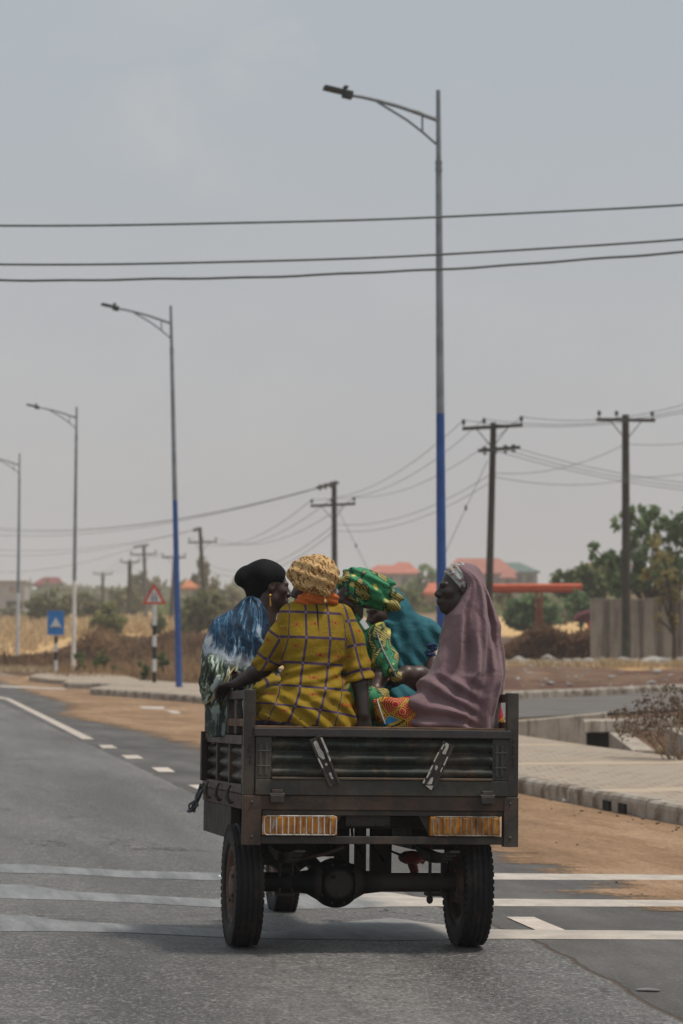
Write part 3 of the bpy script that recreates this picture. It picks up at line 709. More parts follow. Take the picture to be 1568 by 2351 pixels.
# --- wheels
def wheel(name, c, R, Wd, rimr, lug=52):
    hub = MB(); c = np.asarray(c, float)
    pr = []
    for th in np.linspace(-150, 150, 27):
        a = math.radians(th); k = abs(math.sin(a))
        hh = Wd/2*math.copysign(abs(math.sin(a))**.7, a)
        rr = (R-rimr)/2*math.copysign(abs(math.cos(a))**.45, math.cos(a))+(R+rimr)/2
        pr.append((rr, hh))
    # tread grooves
    t_ = MB(); t_.lathe(pr, c, (1, 0, 0), 64)
    for row in (-.40, -.20, 0, .20, .40):       # circumferential ribs with small shoulder blocks
        e = Wd*.155/2; x0 = row*Wd*.98
        rr = R+.004-(.006 if abs(row) > .3 else 0)
        t_.lathe([(R-.02, x0-e), (rr-.002, x0-e), (rr, x0-e+.003), (rr, x0+e-.003), (rr-.002, x0+e), (R-.02, x0+e)], c, (1, 0, 0), 64)
    for sx in (-1, 1):
        for k in range(lug):
            a = 2*math.pi*k/lug
            t_.box(c+np.array([sx*Wd*.475, math.cos(a)*(R-.0165), math.sin(a)*(R-.0165)]), (Wd*.06, R*2*math.pi/lug*.6, .03), (a-math.pi/2, 0, 0))
    w_ = t_.build(name, MT_TYRE, trike)
    r_ = MB()
    r_.lathe([(rimr+.012, -Wd*.40), (rimr-.008, -Wd*.42), (rimr-.022, -Wd*.30), (rimr-.035, -Wd*.12), (.10, -.02), (.085, -.05), (.05, -.06), (0, -.06)], c, (1, 0, 0), 40)
    r_.lathe([(rimr+.012, Wd*.40), (rimr-.008, Wd*.42), (rimr-.022, Wd*.30), (rimr-.035, Wd*.12), (.10, .02), (.085, .05), (.05, .06), (0, .06)], c, (1, 0, 0), 40)
    r_.lathe([(rimr+.01, -Wd*.4), (rimr-.03, 0), (rimr+.01, Wd*.4)], c, (1, 0, 0), 40)
    for sx in (-1, 1):
        for k in range(5):
            a = 2*math.pi*k/5; r_.tube([c+np.array([sx*.03, .075*math.cos(a), .075*math.sin(a)]), c+np.array([sx*.062, .075*math.cos(a), .075*math.sin(a)])], .010, 6)
    r_.build('rim', MT_RIM, w_)
    return w_
wheel('rear_wheel', (-.604, 0, .289), .287, .132, .178)
wheel('rear_wheel', (.488, -.02, .289), .287, .132, .178)
wheel('front_wheel', (-.055, 2.32, .262), .262, .125, .16)
# --- front end, hidden behind the riders
m_ = MB()
for sx in (-1, 1): m_.tube([(sx*.09, 2.30, .262), (sx*.09, 2.12, .80)], .025, 10)
m_.tube([(0, 2.10, .78), (0, 1.98, 1.04)], .03, 10); m_.tube([(-.34, 1.72, 1.06), (-.2, 1.9, 1.08), (0, 1.96, 1.06), (.2, 1.9, 1.08), (.34, 1.72, 1.06)], .014, 8)
m_.build('front_fork', MT_UNDER, trike)
m_ = MB(); m_.sphere((0, 1.72, .84), (.13, .24, .10), 16); m_.build('fuel_tank', surf('red_tank', (.25, .02, .02), (.18, .02, .02), 5, 3, .4, 0), trike)
m_ = MB(); m_.sphere((0, 1.36, .82), (.16, .2, .06), 16); m_.bb(-.1, .1, 1.1, 2.0, .5, .62); m_.build('saddle', MT_UNDER, trike)
m_ = MB(); m_.lathe([(0, .12), (.06, .11), (.085, .06), (.07, 0), (0, -.03)], (0, 2.16, .92), (0, 1, 0), 20); m_.build('headlight', MT_RAIL, trike)
# ------------------------------------------------------------------ smooth solids for people and cloth
def V3(*a): return np.array(a, float)
def rcone(a, b, r1, r2):
    a, b = np.asarray(a, float), np.asarray(b, float); ba = b-a; L = max(1e-9, ba@ba)
    def f(P):
        t = np.clip(((P-a)@ba)/L, 0, 1)[..., None]
        return np.linalg.norm(P-(a+t*ba), axis=-1)-(r1+(r2-r1)*t[..., 0])
    R = max(r1, r2); return f, np.minimum(a, b)-R, np.maximum(a, b)+R
def ellip(c, r, M=None):
    c, r = np.asarray(c, float), np.asarray(r, float); M = np.eye(3) if M is None else M   # columns = axes
    def f(P):
        q = (P-c)@M; k0 = np.linalg.norm(q/r, axis=-1); k1 = np.linalg.norm(q/(r*r), axis=-1)
        return np.where(k1 > 1e-9, k0*(k0-1)/np.maximum(k1, 1e-9), -r.min())
    e = np.abs(M)@r; return f, c-e, c+e
def profile(rows, n=2.2):
    """rows of (z, x_left, x_right, y_mid, half_depth): a body of oval slices"""
    rows = sorted([tuple(r) for r in rows]); R = np.array(rows); z = R[:, 0]
    # smooth interpolation
    zz = np.linspace(z[0], z[-1], 200); cols = []
    for k in range(1, 5):
        y = np.interp(zz, z, R[:, k]); ker = np.hanning(15); ker /= ker.sum()
        yp = np.pad(y, 7, mode='edge'); cols.append(np.convolve(yp, ker, 'valid'))
    def f(P):
        q = P[..., 2]; a, b, c, h = [np.interp(q, zz, k) for k in cols]
        xc = (a+b)/2; hx = np.maximum((b-a)/2, .004); h = np.maximum(h, .004)
        ux = np.abs((P[..., 0]-xc)/hx); uy = np.abs((P[..., 1]-c)/h)
        k = (ux**n+uy**n)**(1/n)
        g = np.sqrt((ux/hx)**2+(uy/h)**2)/np.maximum(np.sqrt(ux**2+uy**2), 1e-6)
        d = (k-1)/np.maximum(g, 1e-6)*1.0
        d = np.clip(d, -.3, .3)
        return np.maximum(d, np.maximum(z[0]-q, q-z[-1]))
    lo = V3(R[:, 1].min(), (R[:, 3]-R[:, 4]).min(), z[0]); hi = V3(R[:, 2].max(), (R[:, 3]+R[:, 4]).max(), z[-1])
    return f, lo, hi
class Solid:
    def __init__(s, vox=.006): s.ops = []; s.vox = vox; s.post = []
    def add(s, prim, k=.02): s.ops.append((prim, k, 0)); return s
    def cut(s, prim, k=.01): s.ops.append((prim, k, 1)); return s
    def clip(s, p, nrm, k=0):        # remove everything on the side the normal points to
        s.ops.append(((np.asarray(p, float), np.asarray(nrm, float)/np.linalg.norm(nrm), None), k, 2)); return s
    def disp(s, fn): s.post.append(fn); return s
    def field(s):
        pad = .035
        lo = np.min([o[0][1] for o in s.ops if o[2] == 0], axis=0)-pad; hi = np.max([o[0][2] for o in s.ops if o[2] == 0], axis=0)+pad
        n = np.ceil((hi-lo)/s.vox).astype(int)+1
        ax = [lo[i]+s.vox*np.arange(n[i]) for i in range(3)]
        D = np.full(n, .3, dtype=np.float64)
        for (p, k, mode) in s.ops:
            if mode == 2:
                X, Y, Z = np.meshgrid(*ax, indexing='ij', sparse=True)
                pl = (X-p[0][0])*p[1][0]+(Y-p[0][1])*p[1][1]+(Z-p[0][2])*p[1][2]
                D = np.maximum(D, pl); continue
            fn, l, h = p
            i0 = np.maximum(0, np.floor((l-k-.03-lo)/s.vox).astype(int)); i1 = np.minimum(n, np.ceil((h+k+.03-lo)/s.vox).astype(int)+1)
            if (i1 <= i0).any(): continue
            sl = tuple(slice(a, b) for a, b in zip(i0, i1))
            P = np.stack(np.meshgrid(*[ax[i][sl[i]] for i in range(3)], indexing='ij'), -1)
            d = fn(P); c = D[sl]
            if mode == 0:
                h_ = np.maximum(k-np.abs(c-d), 0)/max(k, 1e-6); D[sl] = np.minimum(c, d)-h_*h_*k*.25
            else:
                d = -d; h_ = np.maximum(k-np.abs(c-d), 0)/max(k, 1e-6); D[sl] = np.maximum(c, d)+h_*h_*k*.25
        if s.post:
            m = np.abs(D) < .07; idx = np.argwhere(m); P = lo+idx*s.vox; dv = np.zeros(len(P))
            for fn in s.post: dv += fn(P)
            D[m] += dv
        return D, lo
    def mesh(s):
        D, lo = s.field(); n = D.shape; S = D < 0
        cnt = np.zeros(np.array(n)-1); acc = np.zeros(tuple(np.array(n)-1)+(3,))
        g = np.indices(n)
        for axn in range(3):
            o1 = [slice(None)]*3; o2 = [slice(None)]*3; o1[axn] = slice(0, -1); o2[axn] = slice(1, None)
            a, b = D[tuple(o1)], D[tuple(o2)]; cr = S[tuple(o1)] != S[tuple(o2)]
            e = np.argwhere(cr); t = a[cr]/(a[cr]-b[cr]); pos = e.astype(float); pos[:, axn] += t
            oth = [i for i in range(3) if i != axn]
            for da in (0, 1):
                for db in (0, 1):
                    c = e.copy(); c[:, oth[0]] -= da; c[:, oth[1]] -= db
                    ok = ((c >= 0) & (c < np.array(n)-1)).all(1); ci = tuple(c[ok].T)
                    np.add.at(cnt, ci, 1); np.add.at(acc, ci, pos[ok])
        act = cnt > 0; ids = np.full(cnt.shape, -1); ids[act] = np.arange(act.sum())
        verts = lo+acc[act]/cnt[act][:, None]*s.vox
        faces = []
        for axn in range(3):
            o1 = [slice(None)]*3; o2 = [slice(None)]*3; o1[axn] = slice(0, -1); o2[axn] = slice(1, None)
            A_, B_ = S[tuple(o1)], S[tuple(o2)]; u, w_ = [(1, 2), (2, 0), (0, 1)][axn]
            for sign in (0, 1):
                e = np.argwhere((A_ & ~B_) if sign == 0 else (~A_ & B_))
                if not len(e): continue
                ok = (e[:, u] > 0) & (e[:, w_] > 0) & (e[:, u] < n[u]-1) & (e[:, w_] < n[w_]-1); e = e[ok]
                q = []
                for du, dw in ((1, 1), (0, 1), (0, 0), (1, 0)):
                    c = e.copy(); c[:, u] -= du; c[:, w_] -= dw; q.append(ids[tuple(c.T)])
                q = np.stack(q, 1); faces.append(q if sign == 0 else q[:, ::-1])
        return verts, np.concatenate(faces)
    def build(s, name, m, parent, base, label=None):
        v, f = s.mesh()
        me = bpy.data.meshes.new(name); vv = (v-np.asarray(base)).astype(np.float32)
        me.vertices.add(len(vv)); me.vertices.foreach_set('co', vv.ravel())
        me.loops.add(f.size); me.loops.foreach_set('vertex_index', f.astype(np.int32).ravel())
        me.polygons.add(len(f)); me.polygons.foreach_set('loop_start', np.arange(0, f.size, 4, dtype=np.int32))
        me.update(calc_edges=True); me.validate(); me.materials.append(m)
        me.polygons.foreach_set('use_smooth', [True]*len(me.polygons))
        o = bpy.data.objects.new(name, me); COL.objects.link(o)
        if parent is not None: o.parent = parent
        if label: o['label'] = label
        o_v[o.name] = v; o_f[o.name] = f
        return o
o_v = {}; o_f = {}
from mathutils.bvhtree import BVHTree
_bvh = {}
def hit(o, px, py, lift=0.0):
    """where the sight line through a picture point meets the surface of a finished cloth (trike frame)"""
    if o.name not in _bvh: _bvh[o.name] = BVHTree.FromPolygons([tuple(p) for p in o_v[o.name]], [tuple(int(i) for i in q) for q in o_f[o.name]])
    a = tl(px, py, -6.0); d = tl(px, py, 4.0)-a; d /= np.linalg.norm(d)
    r = _bvh[o.name].ray_cast(Vector(a), Vector(d))
    if r[0] is None: r = _bvh[o.name].find_nearest(Vector(tl(px, py, float(o_v[o.name][:, 1].mean()))))
    return np.array(r[0])-d*lift
def wob(P, fr, seed):
    """smooth pseudo noise, about -1..1"""
    r = np.random.RandomState(seed); s = 0
    for i in range(6):
        d = r.normal(size=3); d /= np.linalg.norm(d); s = s+np.sin(P@(d*fr*(.6+.9*r.rand()))+r.rand()*6.28)
    return s/3.0
def ridge(x): return np.abs(np.sin(x))**.6*2-1.25
def frame(fwd, up):
    f = np.asarray(fwd, float); f /= np.linalg.norm(f); u = np.asarray(up, float); u = u-f*(u@f); u /= np.linalg.norm(u)
    return np.stack([np.cross(f, u), f, u], 1)     # columns: right, forward, up
class Head:
    def __init__(s, c, fwd, up, sc_=1.0): s.c = np.asarray(c, float); s.M = frame(fwd, up); s.k = sc_
    def p(s, x, y, z): return s.c+s.M@(V3(x, y, z)*s.k)
    def e(s, c, r): return ellip(s.p(*c), V3(*r)*s.k, s.M)
    def rc(s, a, b, r1, r2): return rcone(s.p(*a), s.p(*b), r1*s.k, r2*s.k)
    def build(s, S, neck):
        S.add(s.e((0, -.014, .034), (.073, .094, .086)), .0)
        S.add(s.e((0, .032, -.022), (.060, .060, .082)), .03)
        S.add(s.rc((-.042, .016, -.062), (-.012, .062, -.098), .024, .020), .03)
        S.add(s.rc((.042, .016, -.062), (.012, .062, -.098), .024, .020), .03)
        S.add(s.e((0, .070, -.096), (.021, .018, .016)), .02); S.add(s.e((0, .062, -.066), (.036, .032, .028)), .02)
        for q in (-1, 1):
            S.add(s.e((q*.043, .058, -.020), (.023, .026, .022)), .022)
            S.cut(s.e((q*.032, .098, .004), (.017, .016, .011)), .016)
            S.add(s.e((q*.031, .0715, .003), (.0145, .0145, .0125)), .003)
            S.add(s.rc((q*.014, .0855, .004), (q*.047, .076, .006), .0035, .0035), .006)
            S.add(s.rc((q*.012, .0905, .019), (q*.048, .077, .018), .0085, .0075), .014)
            S.add(s.e((q*.0145, .0985, -.036), (.0105, .0125, .0095)), .008)
            S.add(s.rc((q*.020, .086, -.065), (0, .0975, -.0625), .0062, .0085), .008)
            S.add(s.rc((q*.019, .085, -.0725), (0, .0955, -.0755), .0064, .0092), .008)
            S.add(s.e((q*.076, -.010, -.002), (.010, .019, .032)), .010)
            S.cut(s.e((q*.087, -.006, .003), (.007, .010, .017)), .006)
        S.add(s.rc((0, .084, .010), (0, .107, -.031), .0085, .0145), .014)
        S.add(s.rc((0, -.022, -.05), tuple((s.M.T@(np.asarray(neck)-s.c))/s.k), .054, .058), .025)
        return S
def finger(S, p, d, nrm, L, r, curl):
    """three bent segments; nrm = the direction the finger curls towards"""
    p = np.asarray(p, float); d = np.asarray(d, float)/np.linalg.norm(d); nrm = np.asarray(nrm, float)
    a = 0
    for i, (q, c) in enumerate(zip((.45, .32, .23), curl)):
        a += c; dd = d*math.cos(a)+nrm*math.sin(a); e = p+dd*L*q
        S.add(rcone(p, e, r*(1-.10*i), r*(.92-.10*i)), .005); p = e
def hand(S, wrist, d, palm, side, curl=(.3, .5, .4), k=1.0, thumb=.6):
    """d = towards the fingers, palm = the way the palm faces, side = towards the thumb"""
    d = np.asarray(d, float)/np.linalg.norm(d); palm = np.asarray(palm, float); palm = palm-d*(palm@d); palm /= np.linalg.norm(palm)
    side = np.asarray(side, float); side = side-d*(side@d)-palm*(side@palm); side /= np.linalg.norm(side)
    M = np.stack([side, d, palm], 1); w_ = np.asarray(wrist, float)
    S.add(ellip(w_+d*.048*k, V3(.041, .054, .016)*k, M), .02)
    for q, L in ((.030, .078), (.011, .087), (-.009, .081), (-.028, .064)):
        finger(S, w_+d*.088*k+side*q*k, d+side*q*1.2, palm, L*k, .0088*k, curl)
    finger(S, w_+d*.030*k+side*.034*k, d*.7+side*thumb, palm, .068*k, .0102*k, (.2, .25, .2))
def arm(S, sh, el, wr, r=(.048, .039, .026), k=.03):
    S.add(rcone(sh, el, r[0], r[1]), k); m = np.asarray(el)*.62+np.asarray(wr)*.38
    S.add(rcone(el, m, r[1], r[1]*.98), .015); S.add(rcone(m, wr, r[1]*.98, r[2]), .012)
def person(base, label, group='women riding on the trike'):
    return np.asarray(base, float), label, group
def put_person(S, base, label, mat):
    b = S.build('person', mat, None, base)
    b.matrix_world = TMAT @ Matrix.Translation(Vector(base))
    tag(b, label, 'person', 'women riding on the trike'); return b
def px_rows(rows, y, yc, hb):
    """silhouette rows (py, px_left, px_right) seen at depth y -> slices; yc and hb are tables over py"""
    out = []
    for py, a, b in rows:
        l = tl(a, py, y); r = tl(b, py, y)
        out.append(((l[2]+r[2])/2, l[0], r[0], lerp(py, *yc), lerp(py, *hb)))
    return out
# ------------------------------------------------------------------ the women
def m_skin(name, c):
    n = NT(name); o = n.co('Object')
    col = n.mix(n.step(n.noise(o, 12, 4), .35, .65), c, tuple(q*.72 for q in c))
    return n.out(col, .44, n.bump(n.noise(o, 120, 3), .12, .002), .5)
SK1 = m_skin('dark_skin', (.060, .031, .024)); SK2 = m_skin('deep_dark_skin', (.036, .022, .0175)); SK3 = m_skin('brown_skin', (.068, .034, .024))
def cloth_bump(n, extra=None, sc_=1.0):
    o = n.co('Object'); h = n.math('ADD', n.math('MULTIPLY', n.noise(o, 13*sc_, 5, .6, .8), 1.0), n.math('MULTIPLY', n.noise(o, 420, 2), .06))
    return n.bump(h, .5, .022)
def legs(S, hip, knees, floor=.72, r=.075):
    for h_, k_ in zip(hip, knees):
        S.add(rcone(h_, k_, r, .058), .03); f = V3(k_[0], k_[1]+.02, floor+.05); S.add(rcone(k_, f, .052, .036), .02)
        d = np.asarray(k_)-np.asarray(h_); d[2] = 0; d /= np.linalg.norm(d); S.add(rcone(f+V3(0, 0, -.02), f+d*.13+V3(0, 0, -.03), .034, .024), .02)
# ===== woman in the yellow checked dress (back to us, on the rear plank)
base = V3(-.08, -.12, 1.045)
yB = (-.12, )
ycB = ([1360, 1400, 1470, 1540, 1600, 1670], [-.03, -.07, -.115, -.12, -.135, -.15]); hbB = ([1360, 1385, 1400, 1470, 1540, 1600, 1670], [.045, .065, .085, .115, .110, .155, .165])
rowsB = [(1376, 700, 762), (1381, 676, 786), (1388, 664, 798), (1400, 653, 808), (1430, 652, 808), (1464, 656, 801), (1500, 659, 794), (1533, 657, 789), (1560, 648, 794), (1590, 632, 805), (1620, 614, 816), (1650, 604, 820), (1669, 612, 815)]
R = px_rows(rowsB, -.20, ycB, hbB)
shL, elL = tl(674, 1414, -.08), tl(606, 1533, -.02); wrL = tl(540, 1572, .20)
shR, elR = tl(790, 1414, -.09), tl(822, 1525, -.13); wrR = tl(834, 1640, -.20)
hd = Head(tl(719, 1345, -.05), (-.86, .50, -.10), (-.04, -.12, 1))
S = Solid(.005); hd.build(S, tl(730, 1392, -.07))
shr = [(z, a+.028, b-.028, y, h-.03) for z, a, b, y, h in R]; S.add(profile(shr), .02)
wrL = tl(546, 1569, .15); arm(S, shL, elL, wrL, (.046, .041, .027)); arm(S, shR, elR, wrR, (.046, .042, .028))
hand(S, wrL, V3(-.72, .62, -.16), (-.3, .1, -1), (.6, .8, 0), (.75, .65, .25))
hand(S, wrR, V3(.02, .01, -1), (.2, 1, .0), (-1, .2, 0), (.9, .5, .3))
legs(S, (tl(640, 1640, -.05), tl(770, 1640, -.05)), (V3(-.30, .30, 1.07), V3(-.07, .30, 1.07)))
pB = put_person(S, base, 'woman in yellow checked dress seated with her back to us on the tailgate', SK2)
D_ = Solid(.006); D_.add(profile(R), .015)
slL = [rcone(shL+V3(.01, 0, .005), shL*.55+elL*.45,   .054, .060), rcone(shL*.55+elL*.45, elL*.98+shL*.02, .064, .061)]
slR = [rcone(shR+V3(-.01, 0, .005), shR*.5+elR*.5, .054, .060), rcone(shR*.5+elR*.5, elR*.72+wrR*.28, .060, .068)]
for p in slL+slR: D_.add(p, .035)
dl = (elL-shL)/np.linalg.norm(elL-shL); dr = (wrR-shR)/np.linalg.norm(wrR-shR)
cl_ = elL*1.0; cr_ = elR*.72+wrR*.28
# the sleeves end in flat openings
class ClipBall: pass
D_.cut(ellip(cl_+dl*.050, (.10, .10, .05), frame(V3(1, .2, 0), dl)), .004)
D_.cut(ellip(cr_+dr*.050, (.08, .085, .05), frame(V3(1, .2, 0), dr)), .004)
D_.add(rcone(tl(650, 1625, -.1), tl(628, 1600, .25), .10, .10), .05); D_.add(rcone(tl(770, 1640, -.1), tl(740, 1620, .3), .10, .09), .05)
D_.add(rcone(tl(628, 1600, .25), tl(632, 1800, .3), .10, .08), .04); D_.add(rcone(tl(740, 1620, .3), tl(740, 1800, .32), .09, .08), .04)
D_.clip((0, 0, .78), (0, 0, -1))
def fB(P):
    lowz = np.clip((1.28-P[:, 2])/.15, 0, 1); wst = np.exp(-((P[:, 2]-1.27)/.09)**2)
    return (.003*wob(P*V3(1, 1, .55), 46, 3)+lowz*(.009*np.sin((P[:, 0]*.85+P[:, 2]*1.15)*70+2.4*wob(P, 12, 4))+.008*wob(P*V3(.8, 1, 1.4), 26, 8))
            +wst*.007*np.sin((P[:, 2]*1.2-P[:, 0]*.35)*95+2*wob(P, 13, 11))
            +.0045*np.sin(P[:, 0]*120+1.5*wob(P, 14, 6))*np.clip((P[:, 2]-1.30)/.08, 0, 1)*np.clip((1.47-P[:, 2])/.06, 0, 1)*(np.abs(P[:, 0]+.12) < .06))
D_.disp(fB)
def m_yellow():
    n = NT('yellow_checked_wax_print'); p = n.attr('pat'); u, v, w_ = n.sep(p); o = n.co('Object')
    base_ = n.mix(n.step(n.noise(o, 9, 5, .6), .35, .7), (.285, .185, .011), (.21, .132, .008))
    def line(c):
        e = n.math('ABSOLUTE', n.math('SUBTRACT', n.math('FRACT', n.math('ADD', c, .5)), .5)); return n.step(e, .058, .046), n.step(e, .012, .006)
    a, a2 = line(u); b, b2 = line(v)
    fl = n.comb(n.math('FLOOR', n.math('ADD', u, .5)), n.math('FLOOR', n.math('ADD', v, .5)))
    # sparse pale dots
    dots = n.math('MULTIPLY', n.step(n.vor(n.comb(u, v), 6.5), .10, .07), n.step(n.noise(n.comb(u, v), 2.2, 2), .52, .58))
    col = n.mix(n.math('MULTIPLY', dots, .8), base_, (.62, .47, .13))
    # orange bows: two lobes and a dark knot in some of the checks
    cu = n.math('SUBTRACT', n.math('FRACT', u), .5); cv = n.math('SUBTRACT', n.math('FRACT', v), .5)
    jit = n.n('ShaderNodeTexWhiteNoise', noise_dimensions='2D'); n.put(jit.inputs[0], n.comb(n.math('FLOOR', u), n.math('FLOOR', v)))
    j1, j2, j3 = n.sep(jit.outputs[1])
    du = n.math('ADD', cu, n.math('MULTIPLY', n.math('SUBTRACT', j1, .5), .34)); dv = n.math('ADD', cv, n.math('MULTIPLY', n.math('SUBTRACT', j2, .5), .44))
    bow = n.math('MULTIPLY', n.step(n.math('ABSOLUTE', du), .20, .17), n.step(n.math('SUBTRACT', n.math('ABSOLUTE', dv), n.math('MULTIPLY', n.math('ABSOLUTE', du), .45)), .045, .02))
    bow = n.math('MULTIPLY', bow, n.step(n.noise(n.comb(u, v), 14, 2), .40, .48))
    bow = n.math('MULTIPLY', bow, n.step(j3, .42, .44))
    col = n.mix(n.math('MULTIPLY', bow, .85), col, (.36, .085, .02))
    kn = n.math('MULTIPLY', n.step(n.math('ABSOLUTE', du), .05, .03), n.step(n.math('ABSOLUTE', dv), .05, .03))
    col = n.mix(n.math('MULTIPLY', kn, .8), col, (.08, .02, .02))
    ln = n.math('MAXIMUM', a, b); col = n.mix(n.math('MULTIPLY', ln, .94), col, (.060, .036, .085))
    core = n.math('MAXIMUM', a2, b2); col = n.mix(n.math('MULTIPLY', core, .5), col, (.035, .02, .055))
    x = n.math('MULTIPLY', n.math('MULTIPLY', a, b), n.step(n.noise(n.comb(u, v), 60, 1), .5, .56)); col = n.mix(n.math('MULTIPLY', x, .6), col, (.5, .45, .5))
    # dark slit fastening below the neck
    sl_ = n.math('MULTIPLY', n.step(n.math('ABSOLUTE', n.math('SUBTRACT', u, .52)), .05, .025), n.math('MULTIPLY', n.step(v, -.45, -.38), n.step(v, 1.0, .2)))
    col = n.mix(n.math('MULTIPLY', sl_, n.step(w_, .5, .4)), col, (.012, .012, .02))
    return n.out(col, .8, cloth_bump(n), .18)
dB = D_.build('dress', m_yellow(), pB, base)
P = o_v[dB.name]
rows_line = [(1387, 711, 763.8), (1464, 707.6, 765), (1526, 698, 760), (1590, 687, 748), (1657, 661, 726.6)]
zz = np.array([tl(700, r[0], -.28)[2] for r in rows_line])[::-1]
l1 = np.array([tl(r[1], r[0], -.28)[0] for r in rows_line])[::-1]; l2 = np.array([tl(r[2], r[0], -.28)[0] for r in rows_line])[::-1]
x1 = np.interp(P[:, 2], zz, l1); x2 = np.interp(P[:, 2], zz, l2)
u = (P[:, 0]-x1)/(x2-x1); u = .5+1.25*np.arcsin(np.clip((u-.5)/1.25, -1, 1))*1.02
hz = [tl(730, q, -.28)[2] for q in (1350, 1407, 1466, 1527.5, 1586, 1645, 1700)]
zsk = P[:, 2]+(P[:, 0]+.1)*np.interp(P[:, 2], [1.05, 1.25, 1.45], [.22, .06, .03])
v = np.interp(-zsk, [-q for q in hz], [-1, 0, 1, 2, 3, 4, 5])
w_ = np.zeros(len(P))
body_d = profile(R)[0](P)
for (pr, a, b, sgn) in ((slL, shL, elL, -1), (slR, shR, cr_, 1)):
    d = np.minimum(pr[0][0](P), pr[1][0](P)); m = d < body_d-.004
    ax = (b-a)/np.linalg.norm(b-a); q = P-a; t_ = q@ax; rad = q-t_[:, None]*ax
    e1 = np.cross(ax, V3(0, 1, 0)); e1 /= np.linalg.norm(e1); e2 = np.cross(ax, e1)
    ang = np.arctan2(rad@e1, rad@e2*np.sign((V3(0, -1, 0)@e2)))
    u = np.where(m, ang*.064/.118+(.08 if sgn < 0 else -.05), u); v = np.where(m, t_/.122+(.05 if sgn < 0 else -.33), v); w_ = np.where(m, 1, w_)
attr3(dB, 'pat', np.stack([u, v, w_], 1))
# headwrap: knotted cream and brown print
H = Solid(.005)
c0 = tl(724, 1316, -.06)
H.add(ellip(c0, (.110, .108, .088), frame((-.85, .5, 0), (.12, 0, 1))), 0)
H.add(ellip(tl(732, 1326, -.10), (.098, .095, .080)), .03); H.add(ellip(tl(700, 1318, -.04), (.085, .09, .066)), .03)
H.add(rcone(tl(690, 1340, -.11), tl(745, 1358, -.15), .030, .026), .03)
H.add(ellip(tl(744, 1354, -.13), (.034, .032, .024)), .02)
H.add(rcone(tl(746, 1362, -.165), tl(747, 1384, -.175), .009, .005), .008)
H.cut(hd.e((0, .13, -.085), (.16, .105, .085)), .01)
H.disp(lambda P: .0045*np.sin((P@V3(.55, .4, 1.0))*110+3*wob(P, 16, 2))+.0015*wob(P, 40, 5)+.0015*np.sin((P@V3(-.8, .5, .7))*160+2*wob(P, 22, 9)))
def m_wrapB():
    n = NT('cream_brown_head_tie'); o = n.co('Object')
    wv = n.n('ShaderNodeVectorMath', operation='ADD'); n.put(wv.inputs[0], o)
    sc_ = n.n('ShaderNodeVectorMath', operation='SCALE'); n.put(sc_.inputs[0], n.noise(o, 15, 3, .5, out=1)); sc_.inputs['Scale'].default_value = .10; n.put(wv.inputs[1], sc_.outputs[0])
    x, y, z = n.sep(wv.outputs[0])
    q = n.math('ADD', n.math('MULTIPLY', x, 250), n.math('MULTIPLY', z, 130)); zig = n.math('MULTIPLY', n.math('SINE', n.math('MULTIPLY', n.math('SUBTRACT', z, n.math('MULTIPLY', x, .4)), 330)), .9)
    s_ = n.math('SINE', n.math('ADD', q, zig))
    col = n.mix(n.step(s_, -.1, .62), (.56, .36, .15), (.19, .075, .02))
    col = n.mix(n.math('MULTIPLY', n.step(n.noise(o, 20, 4, .6), .47, .60), .75), col, (.58, .385, .17))
    return n.out(col, .7, cloth_bump(n), .25)
H.build('headwrap', m_wrapB(), pB, base)
Cc = Solid(.005); Cc.add(rcone(tl(696, 1377, -.10), tl(762, 1375, -.10), .030, .034), 0); Cc.add(ellip(tl(727, 1371, -.06), (.084, .078, .038)), .02); Cc.add(rcone(tl(684, 1385, -.08), tl(700, 1376, -.04), .02, .03), .02)
Cc.disp(lambda P: .003*np.sin(P[:, 2]*190+P[:, 0]*60+wob(P, 18, 3)*2))
Cc.build('neck_scarf', surf('orange_scarf', (.60, .16, .035), (.47, .11, .02), 12, 4, .75, .3, 60), pB, base)
mb = MB(); mb.sphere(hd.p(-.086, -.004, -.036)-base, .0075, 10); mb.build('earring', surf('gold', (.75, .45, .10), (.6, .33, .06), 20, 2, .3, 0, metal=.9), pB)
# ===== woman in the tie-dyed dress at the left
yA = .45; base = V3(-.55, .45, 1.02)
ycA = ([1350, 1400, 1480, 1620], [.47, .47, .46, .46]); hbA = ([1350, 1375, 1400, 1450, 1540, 1620], [.045, .07, .115, .15, .16, .15])
rowsA = [(1366, 574, 590), (1374, 562, 606), (1386, 550, 616), (1400, 537, 620), (1425, 508, 624), (1452, 486, 628), (1500, 470, 634), (1541, 464, 640), (1590, 462, 640), (1612, 474, 640), (1650, 480, 640), (1690, 485, 640)]
RA = px_rows(rowsA, yA-.05, ycA, hbA)
hdA = Head(tl(617, 1346, .46), (.985, .16, -.06), (.08, 0, 1), 1.0)
S = Solid(.005); hdA.build(S, tl(604, 1420, .47))
S.add(rcone(tl(598, 1400, .46), tl(585, 1450, .46), .07, .10), .04)
S.add(profile([(z, a+.055, b-.055, y, h-.06) for z, a, b, y, h in RA if z < tl(540, 1410, yA)[2]]), .03)
shA, elA, wrA = tl(524, 1455, .40), tl(500, 1556, .31), tl(603, 1553, .36)
arm(S, shA, elA, wrA, (.05, .046, .031)); hand(S, wrA, V3(1, .15, .02), (0, .25, -1), (-.1, 1, 0), (.35, .5, .3))
sh2, el2, wr2 = tl(560, 1450, .60), tl(585, 1560, .60), tl(640, 1548, .50)
arm(S, sh2, el2, wr2, (.05, .044, .031)); hand(S, wr2, V3(.6, -.5, -.35), (-.2, -.3, -1), (-.4, -.8, .2), (.3, .5, .3))
